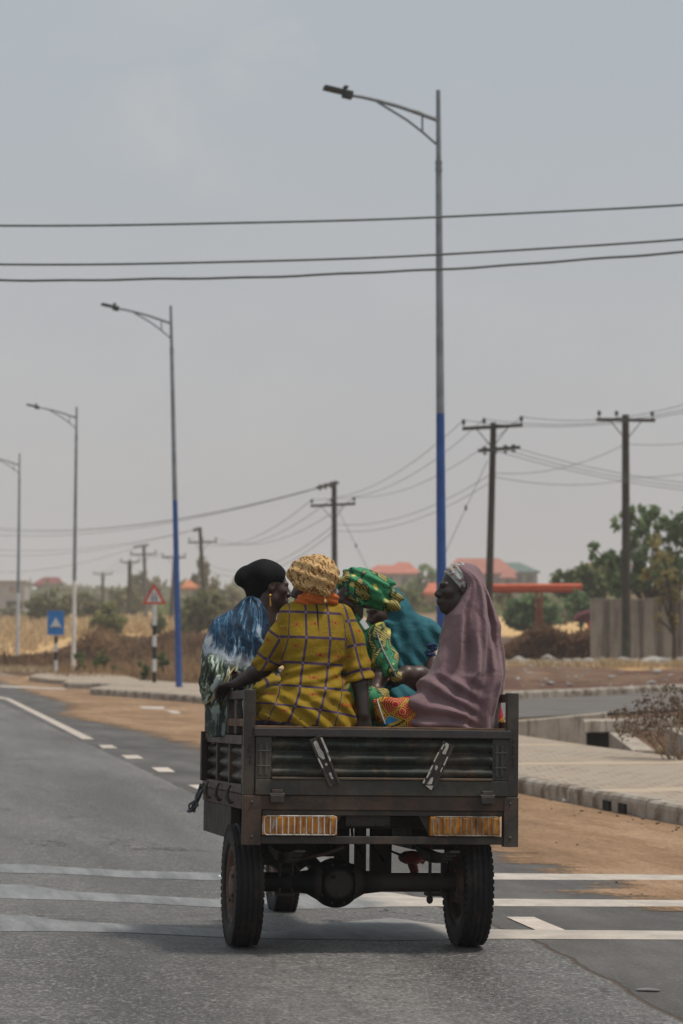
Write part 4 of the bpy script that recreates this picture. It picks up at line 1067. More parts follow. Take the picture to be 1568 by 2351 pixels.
legs(S, (tl(560, 1640, .40), tl(560, 1640, .55)), (V3(-.12, .36, 1.09), V3(-.12, .56, 1.09)))
pA = put_person(S, base, 'woman in blue and green tie-dyed dress and black turban facing right', SK1)
D_ = Solid(.006); D_.add(profile(RA), .02)
D_.add(rcone(shA, elA, .085, .072), .09); D_.add(rcone(elA, tl(528, 1560, .30), .070, .056), .03)
D_.add(rcone(tl(486, 1570, .36), tl(474, 1604, .40), .055, .024), .03); D_.add(rcone(sh2, el2, .07, .07), .04)
D_.add(rcone(tl(560, 1640, .40), tl(618, 1610, .36), .10, .085), .05); D_.add(rcone(tl(560, 1640, .55), V3(-.12, .56, 1.09), .10, .085), .05)
D_.add(rcone(V3(-.2, .36, 1.07), V3(-.12, .40, .80), .09, .08), .04); D_.add(rcone(V3(-.12, .56, 1.09), V3(-.10, .58, .80), .085, .08), .04)
# neck opening and sleeve mouth
D_.cut(rcone(tl(612, 1380, .46), tl(650, 1440, .44), .052, .075), .012)
D_.cut(ellip(tl(541, 1562, .29), (.026, .05, .048)), .008); D_.cut(ellip(tl(474, 1592, .26), (.022, .035, .026)), .008)
D_.disp(lambda P: .006*np.sin(P[:, 0]*85+P[:, 1]*50+2.2*wob(P*V3(1, 1, .4), 14, 2))*np.clip((1.62-P[:, 2])/.2, .2, 1)+.006*wob(P*V3(1, 1, .5), 26, 6)+.003*wob(P, 60, 7))
def m_tiedye():
    n = NT('tie_dyed_cotton'); o = n.co('Object'); x, y, z = n.sep(o)
    # streaks fan out from the neck
    dx = n.math('SUBTRACT', x, .03); dz = n.math('SUBTRACT', .66, z)
    ang = n.math('ARCTAN2', dx, dz); rad = n.math('POWER', n.math('ADD', n.math('MULTIPLY', dx, dx), n.math('MULTIPLY', dz, dz)), .5)
    warp = n.math('MULTIPLY', n.noise(o, 7, 3, .5), 1.2)
    ux = n.math('ADD', n.math('MULTIPLY', x, 30), n.math('ADD', n.math('MULTIPLY', ang, 2.5), n.math('MULTIPLY', warp, 2.2)))
    st_ = n.noise(n.comb(ux, n.math('ADD', n.math('MULTIPLY', z, 9), n.math('MULTIPLY', warp, 1.5)), 0), .85, 5, .6, .3)
    st2 = n.noise(n.comb(n.math('MULTIPLY', ux, 1.25), n.math('ADD', n.math('MULTIPLY', z, 11), warp), 4), .95, 5, .6, .3)
    blue = n.ramp(st_, [(.38, (.005, .013, .030)), (.50, (.010, .045, .095)), (.575, (.06, .16, .26)), (.635, (.48, .58, .68))])
    green = n.ramp(st2, [(.38, (.009, .014, .010)), (.47, (.035, .050, .024)), (.525, (.13, .17, .10)), (.585, (.52, .60, .57))])
    white = (.60, .66, .74)
    r2 = n.math('ADD', rad, n.math('MULTIPLY', n.math('SUBTRACT', st2, .5), .20))
    col = n.mix(n.step(r2, .29, .35), blue, white)
    col = n.mix(n.step(r2, .325, .375), col, green)
    # the inner fold near the chest is olive
    col = n.mix(n.math('MULTIPLY', n.step(x, .10, .16), n.step(z, .5, .42)), col, green)
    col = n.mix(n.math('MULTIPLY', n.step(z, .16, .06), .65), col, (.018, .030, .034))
    return n.out(col, .7, cloth_bump(n), .3)
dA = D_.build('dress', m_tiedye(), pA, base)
gold = surf('gold_trim', (.50, .33, .12), (.36, .22, .07), 40, 3, .6, .3)
tr = MB()
def ringtube(mb, c, ax, r, rx, tube=.006, n=20, yk=1):
    d, a, b = basis(ax); pts = [c+r*math.cos(2*math.pi*k/n)*a+rx*math.sin(2*math.pi*k/n)*b for k in range(n+1)]; mb.tube(pts, tube, 6, cap=False)
tr.tube([hit(dA, a_, b_, .002)-base for a_, b_ in [(541, 1532), (534, 1538), (528, 1546), (522, 1555), (516, 1566)]], .0045, 6)
tr.build('sleeve_trim', gold, pA)
tr = MB()
for path in ([(470, 1618), (480, 1610), (490, 1600), (500, 1592), (511, 1588)],):
    tr.tube([hit(dA, a_, b_, .002)-base for a_, b_ in path], .004, 6)
tr.build('sleeve_trim', gold, pA)
H = Solid(.005)
H.add(hdA.e((0, -.012, .043), (.082, .101, .085)), 0); H.add(rcone(hdA.p(0, -.04, .045), tl(566, 1322, .46), .080, .050), .04); H.add(ellip(tl(558, 1330, .46), (.042, .052, .040)), .02)
H.add(rcone(hdA.p(0, -.075, .0), hdA.p(0, -.062, -.05), .058, .050), .02)
H.clip(hdA.p(0, .064, .05), hdA.M@V3(0, .92, -.39)); H.cut(hdA.e((-.09, .028, -.03), (.08, .062, .056)), .006); H.cut(hdA.e((.09, .028, -.03), (.08, .062, .056)), .006)
H.disp(lambda P: .002*wob(P, 34, 3))
H.build('turban', surf('black_jersey', (.0065, .0065, .008), (.011, .011, .013), 14, 4, .85, .3, 90, .003, spec=.15), pA, base)
er = MB(); e0 = tl(620, 1367, .37)-base
er.sphere(e0+V3(0, 0, .0), .0075, 10); er.tube([e0, e0+V3(.001, 0, -.022), e0+V3(.003, 0, -.045)], [.0026, .0034, .0045], 8); er.sphere(e0+V3(.003, 0, -.05), (.005, .005, .008), 8)
er.build('earring', surf('gold_drop', (.75, .42, .08), (.6, .3, .05), 20, 2, .3, 0, metal=.9), pA)
# ===== woman in the green wax print, leaning in from the middle
yC = .36; base = V3(-.10, .40, 1.03)
ycC = ([1390, 1440, 1660], [.40, .42, .44]); hbC = ([1390, 1420, 1450, 1560, 1660], [.05, .09, .12, .13, .16])
rowsC = [(1408, 790, 822), (1420, 778, 836), (1432, 770, 860), (1446, 764, 876), (1470, 760, 888), (1500, 760, 892), (1560, 764, 888), (1620, 756, 892), (1665, 756, 892)]
RC = px_rows(rowsC, .33, ycC, hbC)
hdC = Head(tl(810, 1368, .36), (-.64, -.56, -.50), (.48, -.22, .85), 1.02)
S = Solid(.005); hdC.build(S, tl(806, 1425, .44)); S.add(profile([(z, a+.028, b-.028, y, h-.03) for z, a, b, y, h in RC]), .03)
shC, elC, wrC = tl(868, 1458, .30), tl(880, 1532, .22), tl(856, 1600, .12)
arm(S, shC, elC, wrC, (.046, .04, .028)); hand(S, wrC, V3(-.2, -.3, -.9), (-.6, -.6, 0), (-.3, .4, 0))
arm(S, tl(775, 1460, .38), tl(755, 1540, .30), tl(770, 1600, .20), (.046, .04, .028)); hand(S, tl(770, 1600, .20), V3(.3, -.5, -.7), (0, -.5, -.8), (.7, .4, 0))
legs(S, (tl(800, 1640, .40), tl(850, 1640, .42)), (V3(-.13, .12, 1.10), tl(862, 1608, .12)))
pC = put_person(S, base, 'woman in green patterned headwrap and dress bending her face down', SK3)
D_ = Solid(.006); D_.add(profile(RC), .02)
D_.add(rcone(shC, tl(884, 1515, .22), .064, .060), .04); D_.add(rcone(tl(880, 1510, .21), tl(900, 1545, .15), .052, .036), .03); D_.add(rcone(tl(897, 1540, .15), tl(918, 1559, .13), .034, .010), .02)
D_.add(rcone(tl(800, 1640, .40), V3(-.13, .12, 1.10), .09, .08), .04); D_.add(rcone(tl(850, 1640, .42), tl(864, 1612, .12), .09, .072), .04); D_.add(rcone(tl(864, 1612, .12), tl(862, 1760, .1), .068, .07), .03)
D_.disp(lambda P: .006*np.sin(P[:, 0]*90-P[:, 2]*60+2*wob(P, 15, 3))+.005*wob(P, 34, 4))
def m_wax(name, sc_=1.0, coord=None):
    n = NT(name); o = n.map(n.co('Object'), scale=(sc_,)*3)
    wv = n.n('ShaderNodeVectorMath', operation='ADD'); n.put(wv.inputs[0], o)
    s2 = n.n('ShaderNodeVectorMath', operation='SCALE'); n.put(s2.inputs[0], n.noise(o, 7, 2, .5, out=1)); s2.inputs['Scale'].default_value = .07; n.put(wv.inputs[1], s2.outputs[0])
    q = wv.outputs[0]
    ds = n.vor(q, 15, rand=.6); cs = n.vor(q, 15, out='Color', rand=.6)
    rings = n.math('SINE', n.math('MULTIPLY', ds, 75))
    g = n.mix(n.step(rings, -.2, .4), (.020, .15, .065), (.06, .33, .15))
    x, y, z = n.sep(q)
    stripe = n.math('SINE', n.math('MULTIPLY', n.math('ADD', n.math('MULTIPLY', x, .7), z), 420))
    ol = n.mix(n.step(stripe, -.3, .3), (.12, .105, .03), (.42, .35, .10))
    bnd = n.step(n.noise(n.map(q, rot=(0, .7, 0), scale=(1.6, 1, .6)), 9, 2, .5), .52, .55)
    col = n.mix(bnd, g, ol)
    dk = n.step(n.math('ABSOLUTE', n.math('SUBTRACT', n.noise(n.map(q, rot=(0, .7, 0), scale=(1.6, 1, .6)), 9, 2, .5), .515)), .030, .014)
    col = n.mix(n.math('MULTIPLY', dk, .85), col, (.010, .022, .012))
    c1, c2, c3 = n.sep(cs)
    sq = n.math('MULTIPLY', n.step(ds, .31, .27), n.step(c1, .20, .22)); sq2 = n.step(ds, .22, .13)
    col = n.mix(sq, col, n.mix(sq2, (.55, .50, .07), (.68, .64, .38)))
    return n.out(col, .66, cloth_bump(n), .3)
MWAX = m_wax('green_wax_print', 1.12)
dCo = D_.build('dress', MWAX, pC, base)
H = Solid(.005)
ax = frame((-.8, -.45, -.35), (.45, -.25, .85))
H.add(hdC.e((0, -.02, .045), (.087, .108, .090)), 0); H.add(ellip(tl(820, 1344, .33), (.090, .095, .078)), .03)
H.add(ellip(tl(856, 1358, .38), (.100, .100, .088)), .03); H.add(ellip(tl(889, 1374, .38), (.064, .075, .054)), .03); H.add(ellip(tl(902, 1386, .34), (.040, .05, .032)), .02)
H.add(rcone(tl(866, 1336, .33), tl(912, 1374, .33), .022, .026), .012); H.add(rcone(tl(845, 1322, .34), tl(893, 1345, .36), .026, .024), .02)
H.clip(tl(800, 1372, .30), V3(-.72, -.20, -.66)); H.cut(ellip(tl(886, 1362, .26), (.034, .022, .013), frame((.8, 0, -.5), (.4, 0, .8))), .012)
H.disp(lambda P: .0075*np.sin((P@V3(.48, .35, .80))*92+1.8*wob(P*V3(.6, 1, 1), 12, 3))+.0045*np.sin((P@V3(.40, -.3, .85))*150+2*wob(P, 12, 5))+.003*wob(P, 40, 9))
H.build('headwrap', MWAX, pC, base)
cm = MB(); cm.tube([hit(dCo, a_, b_, .004)-base for a_, b_ in [(864, 1450), (868, 1462), (873, 1476), (878, 1490), (884, 1503), (891, 1516), (897, 1528), (902, 1537)]], .0042, 6); e_ = hit(dCo, 904, 1540, .008)-base; cm.sphere(e_, .010, 8); cm.tube([e_, e_+V3(.012, 0, -.03)], .005, 6)
cm.build('neck_cord', surf('grey_cord', (.30, .32, .31), (.2, .21, .2), 30, 2, .8, 0), pC)
cm = MB(); cm.prism([tl(826, 1428, .18)-base, tl(834, 1418, .20)-base, tl(848, 1440, .20)-base, tl(838, 1446, .18)-base], (0, .012, 0)); cm.build('white_collar', surf('white_cotton', (.52, .52, .52), (.42, .42, .42), 12, 3, .8, .2), pC)
# ===== woman in the teal hijab, behind on the right
yD = .76; base = V3(.33, .80, 1.03)
ycD = ([1350, 1400, 1450, 1670], [.78, .77, .78, .80]); hbD = ([1348, 1360, 1390, 1420, 1450, 1550, 1670], [.05, .09, .115, .115, .15, .17, .18])
rowsD = [(1349, 896, 916), (1358, 886, 930), (1374, 878, 942), (1390, 873, 953), (1400, 870, 957), (1407, 870, 966), (1415, 869, 990), (1427, 868, 1014), (1445, 862, 1030), (1500, 862, 1036), (1550, 880, 1042), (1600, 884, 1046), (1670, 884, 1046)]
RD = px_rows(rowsD, .66, ycD, hbD)
hdD = Head(tl(884, 1402, .74), (-.93, -.28, -.24), (-.22, 0, 1), .98)
S = Solid(.005); hdD.build(S, tl(925, 1450, .78)); S.add(profile([(z, a+.055, b-.055, y, h-.06) for z, a, b, y, h in RD if z < tl(900, 1436, yD)[2]]), .03)
shD, elD, wrD = tl(1000, 1475, .74), tl(992, 1568, .56), tl(908, 1559, .42)
arm(S, shD, elD, wrD, (.05, .046, .032)); hand(S, wrD, V3(-1, -.2, -.1), (0, -.3, -1), (0, -1, .2))
for q_ in range(3): S.add(rcone(tl(*((904, 1559), (934, 1549), (962, 1552))[q_], .42+.03*q_), tl(*((934, 1549), (962, 1552), (996, 1570))[q_], .45+.03*q_), (.030, .043, .050)[q_], (.043, .050, .056)[q_]), .02)
arm(S, tl(890, 1470, .82), tl(880, 1550, .80), tl(860, 1560, .62)); hand(S, tl(860, 1560, .62), V3(-.8, -.5, -.1), (0, 0, -1), (.3, -.8, 0))
legs(S, (tl(985, 1640, .72), tl(985, 1640, .86)), (tl(918, 1600, .44), V3(.02, .84, 1.08)))
pD = put_person(S, base, 'woman in plain teal hijab leaning left behind the green headwrap', SK3)
D_ = Solid(.006); D_.add(profile(RD), .02)
D_.add(rcone(tl(985, 1640, .72), tl(922, 1608, .42), .10, .078), .05); D_.add(rcone(tl(985, 1640, .86), V3(.02, .84, 1.08), .10, .08), .05); D_.add(rcone(tl(922, 1608, .42), tl(922, 1760, .4), .075, .075), .03)
for pts, r in (([(872, 1431), (905, 1434), (950, 1430), (990, 1442)], .013), ([(870, 1441), (910, 1446), (965, 1440), (1005, 1456)], .012)):
    q = [tl(a, b, .668) for a, b in pts]
    for i in range(len(q)-1): D_.add(rcone(q[i], q[i+1], r, r), .016)
for p_, r_ in (((905, 1466), .012), ((935, 1480), .012)): D_.add(rcone(tl(p_[0], p_[1], .64), tl(p_[0]+18, 1545, .63), r_, r_*1.4), .03)
D_.cut(hdD.e((0, .135, -.03), (.10, .095, .12)), .01)
D_.disp(lambda P: .006*wob(P*V3(1, 1, .6), 26, 3)+.004*np.sin(P[:, 0]*70+P[:, 2]*50+2*wob(P, 14, 8)))
teal = NT('teal_jersey'); o_ = teal.co('Object'); teal.out(teal.mix(teal.step(teal.noise(o_, 8, 5, .6), .3, .7), (.024, .145, .18), (.015, .09, .115)), .75, cloth_bump(teal, sc_=.8), .25)
D_.build('hijab', teal.m, pD, base)
mb = MB(); rq = random.Random(5); c = tl(992, 1494, .62)-base
for k in range(16): mb.sphere(c+V3(rq.uniform(-.018, .018), 0, rq.uniform(-.035, .035)), (.013, .006, .007), 8)
mb.build('ruffle', surf('blue_ruffle', (.03, .045, .14), (.02, .03, .09), 20, 3, .8, 0), pD)
# ===== woman under the mauve shawl at the right
base = V3(.37, -.02, 1.045); yE = -.02
ycE = ([1300, 1340, 1400, 1480, 1680], [.0, .0, -.01, -.02, -.03]); hbE = ([1299, 1304, 1318, 1345, 1400, 1450, 1550, 1680], [.05, .078, .108, .122, .140, .175, .21, .22])
rowsE = [(1299, 1056, 1066), (1303, 1057, 1079), (1309, 1058, 1092), (1320, 1064, 1105), (1334, 1071, 1116), (1350, 1066, 1125), (1379, 1051, 1138), (1411, 1031, 1148), (1436, 1024, 1156), (1459, 1019, 1155), (1497, 1010, 1164), (1544, 991, 1172), (1568, 968, 1171), (1600, 948, 1166), (1644, 941, 1156), (1672, 949, 1154), (1690, 952, 1152)]
RE = px_rows(rowsE, -.10, ycE, hbE)
hdE = Head(tl(1054, 1352, .0), (-.995, .02, .03), (.06, 0, 1), 1.0)
S = Solid(.005); hdE.build(S, tl(1066, 1425, .0)); 
S.add(rcone(tl(1060, 1400, 0), tl(1085, 1450, 0), .065, .10), .04)
S.add(profile([(z, a+.07, b-.07, y, h-.075) for z, a, b, y, h in RE if z < tl(1000, 1436, yE)[2]]), .03)
legs(S, (tl(1090, 1650, -.1), tl(1090, 1650, .08)), (tl(1010, 1630, -.06), tl(1010, 1630, .08)), r=.045)
pE = put_person(S, base, 'woman wrapped in a long mauve shawl facing left at the tailgate corner', SK2)
D_ = Solid(.006); D_.add(hdE.e((0, -.028, .034), (.092, .098, .096)), 0); D_.clip(hdE.p(0, .004, .06), hdE.M@V3(0, .82, -.57)); D_.add(profile(RE, 2.1), .02)
zE = np.array([r[0] for r in RE])[::-1]; aE = np.array([r[1] for r in RE])[::-1]; bE = np.array([r[2] for r in RE])[::-1]
def foldE(P):
    a = np.interp(P[:, 2], zE, aE); b = np.interp(P[:, 2], zE, bE); q = (P[:, 0]-a)/(b-a)
    dn = np.clip((tl(1060, 1330, 0)[2]-P[:, 2])/.5, 0, 1); w0 = wob(P*V3(1, 1, .35), 9, 4)
    f1 = np.sin(q*17+1.6*w0+P[:, 1]*9+dn*2.5); f2 = np.sin(q*27-1.5*wob(P*V3(1, 1, .4), 12, 6)+P[:, 1]*14-dn*3)
    f3 = np.sin(q*46+2.2*wob(P*V3(1, 1, .3), 10, 21)+P[:, 1]*20+dn*4)
    edge_ = .35+.65*np.clip(np.minimum(q, 1-q)/.16, 0, 1)
    long_ = (.011-(.022*f1+.015*f2+.006*f3)*edge_)*np.clip(dn*1.5+.10, 0, 1)
    # crumpled cloth over the lap
    lap = np.clip((tl(1000, 1545, 0)[2]-P[:, 2])/.06, 0, 1)*np.clip((.72-q)/.3, 0, 1)
    cr = .019*np.sin(P[:, 2]*78+P[:, 0]*34+3.0*wob(P, 13, 12))+.012*wob(P, 34, 15)
    return long_*(1-lap*.75)+lap*cr+.0018*wob(P, 70, 2)
D_.disp(foldE)
def m_mauve():
    n = NT('mauve_weave'); o = n.co('Object'); x, y, z = n.sep(o)
    a = n.math('SINE', n.math('MULTIPLY', n.math('ADD', x, n.math('MULTIPLY', z, .55)), 900)); b = n.math('SINE', n.math('MULTIPLY', n.math('SUBTRACT', z, n.math('MULTIPLY', x, .35)), 820))
    w_ = n.step(n.math('MULTIPLY', a, b), -.5, .5)
    col = n.mix(w_, (.160, .094, .105), (.265, .172, .183))
    col = n.mix(n.math('MULTIPLY', n.step(n.noise(o, 6, 5, .6), .4, .7), .35), col, (.15, .08, .09))
    return n.out(col, .85, cloth_bump(n, sc_=.7), .25, **{'Sheen Weight': .15})
D_.build('shawl', m_mauve(), pE, base)
H = Solid(.005); H.add(hdE.e((0, -.014, .040), (.081, .103, .090)), 0)
H.add(hdE.e((0, .005, .0), (.080, .06, .05)), .02); H.clip(hdE.p(0, .062, .060), hdE.M@V3(0, .74, -.67)); H.clip(hdE.p(0, -.02, .13), hdE.M@V3(0, -.95, .1))
H.disp(lambda P: .003*np.sin(P[:, 0]*150+P[:, 2]*110+2*wob(P, 20, 4)))
def m_band():
    n = NT('pale_floral_band'); o = n.co('Object'); d = n.vor(o, 38); col = n.ramp(n.noise(o, 40, 3, .6, 1.2), [(.35, (.20, .09, .10)), (.47, (.30, .30, .28)), (.62, (.42, .44, .42))])
    col = n.mix(n.step(d, .20, .12), col, (.52, .28, .06)); return n.out(col, .75, cloth_bump(n), .2)
H.build('headband', m_band(), pE, base)
K = Solid(.006)
K.add(profile([(tl(900, 1672, -.05)[2], tl(884, 1672, -.1)[0], tl(1166, 1672, -.1)[0], -.0, .10), (tl(900, 1640, -.05)[2], tl(872, 1640, -.1)[0], tl(1165, 1640, -.1)[0], -.0, .10), (tl(900, 1612, -.05)[2], tl(862, 1612, -.1)[0], tl(1162, 1612, -.1)[0], -.0, .09), (tl(900, 1602, -.05)[2], tl(866, 1602, -.1)[0], tl(1150, 1602, -.1)[0], -.0, .07)], 3.0), 0)
K.disp(lambda P: .004*wob(P, 34, 5)+.005*np.sin(P[:, 0]*55+P[:, 2]*30+wob(P, 12, 2)*2))
def m_wrapper():
    n = NT('red_yellow_blue_print'); o = n.co('Object')
    q = n.map(o, rot=(0, .5, 0), scale=(1, .2, 1)); e = n.vor(q, 11, 'DISTANCE_TO_EDGE'); c = n.vor(q, 11, out='Color'); d = n.vor(q, 11); r, g, b = n.sep(c)
    col = n.ramp(r, [(0, (.42, .012, .030)), (.62, (.02, .22, .42)), (.78, (.52, .30, .02)), (.88, (.34, .01, .02))], 'CONSTANT')
    col = n.mix(n.step(e, .075, .055), col, (.55, .34, .02)); col = n.mix(n.step(e, .022, .015), col, (.045, .02, .02))
    rg = n.math('SINE', n.math('MULTIPLY', d, 60)); col = n.mix(n.math('MULTIPLY', n.step(rg, .5, .8), n.step(g, .55, .57)), col, (.56, .33, .03))
    return n.out(col, .65, cloth_bump(n), .35)
kO = K.build('wrapper_skirt', m_wrapper(), pE, base)
mb = MB(); mb.tube([hit(kO, a_, b_, .002)-base for a_, b_ in [(866, 1606), (869, 1618), (873, 1632), (878, 1646), (884, 1662)]], .0048, 6); mb.build('skirt_hem', surf('white_hem', (.6, .58, .54), (.5, .47, .42), 20, 2, .8, 0), pE)
# ------------------------------------------------------------------ street furniture and background
def tz(p, dz=0): return np.array([p[0], p[1], terr(p[0], p[1])+dz])
def nrm(v): v = np.asarray(v, float); return v/np.linalg.norm(v)
MG_POLE = surf('galvanised_pole', (.26, .29, .31), (.19, .21, .225), 3, 4, .5, .05, metal=.0, spec=.4, c3=(.10, .09, .075), s3=4, t3=(.62, .75))
MG_BLUE = surf('blue_pole_paint', (.030, .098, .33), (.024, .08, .27), 4, 4, .55, .05, c3=(.05, .08, .2), s3=6)
MG_WHITE = surf('chalky_white_pole', (.78, .76, .72), (.66, .64, .60), 3, 4, .7, .05, c3=(.33, .29, .24), s3=3)
MG_LAMP = surf('lamp_housing', (.030, .034, .034), (.05, .054, .054), 8, 3, .6, 0)
def street_lamp(pxb, pyb, pxt, pyt, Y, paint, split, label, az=0.0, rust=False):
    b = at(pxb, pyb, Y); t = at(pxt, pyt, Y); b[2] -= .04
    H = t[2]-b[2]; ax = (t-b)/H
    o = empty('street_lamp', b, label, 'street lamp', 'street lamps along the road')
    P = lambda z: ax*z
    r = lambda z: .088-.044*z/10
    mb = MB(); mb.tube([P(0), P(split)], [r(0), r(split)], 16); mb.box(P(.015), (.3, .3, .03)); mb.build('painted_base', paint, o)
    mb = MB(); mb.tube([P(split), P(8.78)], [r(split), r(8.78)], 16); mb.tube([P(8.78), P(8.94)], .052, 16); mb.tube([P(8.94), P(H)], [.043, .035], 16)
    mb.tube([P(8.80), P(8.83)], .058, 16); mb.tube([P(8.92), P(8.95)], .058, 16); mb.build('pole', MG_POLE, o)
    d = np.array([-CA*math.cos(az)+SA*math.sin(az), -SA*math.cos(az)-CA*math.sin(az), 0]); up = V3(0, 0, 1)
    ARM = [(0, 9.60), (.27, 9.69), (.62, 9.80), (.95, 9.88), (1.22, 9.935), (1.40, 9.955)]
    mb = MB(); mb.tube([P(z)+d*x for x, z in ARM], [.036, .036, .034, .032, .030, .028], 10); mb.build('arm', MG_POLE, o)
    mb = MB(); mb.tube([P(z)+d*x for x, z in [(0, 9.19), (.25, 9.40), (.5, 9.585), (.75, 9.73), (.98, 9.86)]], .020, 8); mb.tube([P(9.66)+d*.26, P(9.42)+d*.26], .016, 8); mb.build('brace', MG_POLE, o)
    mb = MB(); c = P(9.97)+d*1.44; sd = np.cross(d, up); up2 = nrm(up-d*.2); dd = nrm(d+up*.2)
    def bx(x0, x1, w, z0, z1):
        v = []
        for z in (z0, z1):
            for x, y in ((x0, -w), (x1, -w), (x1, w), (x0, w)): v.append(c+dd*x+sd*y+up2*z)
        mb.add(v, [(3, 2, 1, 0), (4, 5, 6, 7), (0, 1, 5, 4), (1, 2, 6, 5), (2, 3, 7, 6), (3, 0, 4, 7)])
    bx(-.06, .10, .07, -.070, .055); bx(.10, .41, .11, -.015, .045); bx(.05, .11, .03, .065, .11)
    mb.tube([c+dd*.06+up2*.09, c+dd*.06+up2*.125], .035, 10); mb.build('lantern', MG_LAMP, o, .008)
    return o
street_lamp(1015.5, 1664, 1006, 207, 45, MG_BLUE, 4.94, 'tallest street lamp, blue lower pole, rising behind the women')
street_lamp(411, 1577, 392, 702, 75, MG_BLUE, 4.93, 'street lamp with blue lower pole beside the triangular sign', az=.04)
street_lamp(168, 1556, 176, 934, 105, MG_WHITE, 3.6, 'street lamp with white lower pole right of the blue sign', az=.0)
street_lamp(40, 1536, 45, 1041, 134, MG_WHITE, 3.6, 'farthest street lamp, white lower pole at the left edge', az=.0)
# --- three cables across the road
MW = surf('cable_black', (.15, .175, .165), (.11, .125, .12), 3, 2, .7, 0)
MW2 = surf('weathered_wire', (.15, .165, .165), (.12, .13, .13), 3, 2, .7, 0)
for (a, b, c), nm_, lab in (((518, 506, 470), 'u', 'uppermost of three dark cables crossing the sky'), ((607, 594, 549), 'm', 'middle one of three dark cables crossing the sky'), ((643, 629, 578), 'l', 'lowest of three dark cables crossing the sky')):
    q2, q1, q0 = np.polyfit([0, 784, 1568], [a, b, c], 2); mb = MB(); pts = []
    for x in np.linspace(-500, 2100, 60): pts.append(at(x, q2*x*x+q1*x+q0+(.8*math.sin(x*.013)+.7*math.sin(x*.031) if nm_ == 'l' else .5*math.sin(x*.009)), 38))
    mb.tube(pts, .0165 if nm_ != 'l' else .018, 6); tag(mb.build('power_cable', MW, base=pts[0]), lab, 'cable', 'cables crossing the road')
# --- utility poles
M_UP = surf('creosoted_pole', (.062, .056, .042), (.040, .036, .028), 3, 5, .85, .3, 30, c3=(.085, .09, .055), s3=2)
M_UPC = surf('grey_concrete_pole', (.17, .165, .16), (.13, .125, .12), 3, 4, .85, .2, 30)
M_INS = surf('insulator_glaze', (.045, .065, .06), (.06, .08, .075), 9, 2, .4, 0)
ins_pts = {}
def utility_pole(key, top, base, Y, arms, label, mat=None, braces=True, rt=.10, extra=None):
    """arms = [(pxl, pyl, pxr, pyr, insulator px list)]"""
    t = at(*top, Y); b = at(base[0], base[1], Y); bz = min(b[2], terr(b[0], b[1]))-.1; f = (t[2]-bz)/(t[2]-b[2]); b = t+(b-t)*f
    o = empty('utility_pole', b, label, 'utility pole', 'utility poles across the plain')
    k = Y/F
    mb = MB(); mb.tube([b-b, t-b], [rt*1.35, rt], 12); mb.build('pole', mat or M_UP, o)
    ins_pts[key] = []
    for (xl, yl, xr, yr, ins, deep) in arms:
        p, q = at(xl, yl, Y-deep), at(xr, yr, Y+deep*.2)
        off = V3(0, -rt-.05, 0) if not deep else V3(0, 0, 0)
        mb = MB(); mb.beam(p-b+off, q-b+off, .10, .12)
        m_ = at((xl+xr)/2, (yl+yr)/2, Y)
        if braces and not deep and abs(xr-xl)*k > 1.2:
            for e in (.22, .78):
                s_ = p+(q-p)*e; cpt = t+(b-t)*((t[2]-(s_[2]-.72))/(t[2]-b[2])); mb.beam(s_-b+off, cpt-b+off, .03, .05, up=(0, 1, 0))
        mb.build('crossarm', mat or M_UP, o)
        for e in ins:
            c = p+(q-p)*e; m2 = MB(); c2 = c-b+off
            m2.lathe([(.015, .05), (.015, .14), (.05, .15), (.075, .19), (.05, .215), (.085, .245), (.055, .275), (.05, .32), (0, .34)], c2, (0, 0, 1), 10); m2.build('insulator', M_INS, o)
            ins_pts[key].append(c+off+V3(0, 0, .30))
        if deep:
            for e in (.15, .4, .65, .85):
                c = p+(q-p)*e-b; m2 = MB(); 
                for j in range(3): m2.lathe([(.02, 0), (.075, .03), (.075, .06), (.02, .09)], c+V3(.0, -.0, .04-.10*j), (0, 0, 1), 8)
                m2.build('insulator', M_INS, o); ins_pts[key].append(c+b)
    return o
utility_pole('a', (1436, 952), (1438, 1524), 102, [(1368, 964, 1503, 966, (.05, .345, .95), 0)], 'dark utility pole standing before the concrete wall', rt=.125)
utility_pole('b', (1133, 970), (1121, 1440), 99, [(1061, 985, 1199, 977, (.02, .36, .98), 0), (1099, 1035, 1193, 1027, (), .6)], 'leaning utility pole with two crossarms beside the mauve shawl', rt=.105)
utility_pole('c', (767, 1106), (769, 1512), 134, [(713, 1162, 816, 1157, (.03, .47, .97), 0), (728, 1120, 776, 1108, (), 1.6)], 'utility pole rising directly behind the cream headwrap', rt=.115)
utility_pole('d', (459, 1212), (475, 1500), 210, [(432, 1246, 498, 1244, (.04, .5, .96), 0), (444, 1217, 462, 1213, (), 2)], 'utility pole left of the black turban, above the bushes', rt=.13)
utility_pole('e', (330, 1251), (339, 1499), 236, [(299, 1274, 360, 1272, (.04, .5, .96), 0), (307, 1256, 341, 1251, (), 2)], 'grey utility pole standing left of the triangular sign', mat=M_UPC, rt=.13)
utility_pole('f', (298, 1288), (296, 1479), 260, [(277, 1291, 321, 1291, (.04, .5, .96), 0)], 'short dark utility pole left of the grey one', rt=.17)
utility_pole('g', (236, 1316), (236, 1437), 330, [(214, 1318, 258, 1318, (.04, .5, .96), 0)], 'smallest utility pole, among the far bushes', rt=.16)
utility_pole('h', (401, 1278), (389, 1477), 230, [(372, 1280, 427, 1280, (.04, .5, .96), 0)], 'utility pole half hidden by the blue street lamp', rt=.13)
NW = [0]
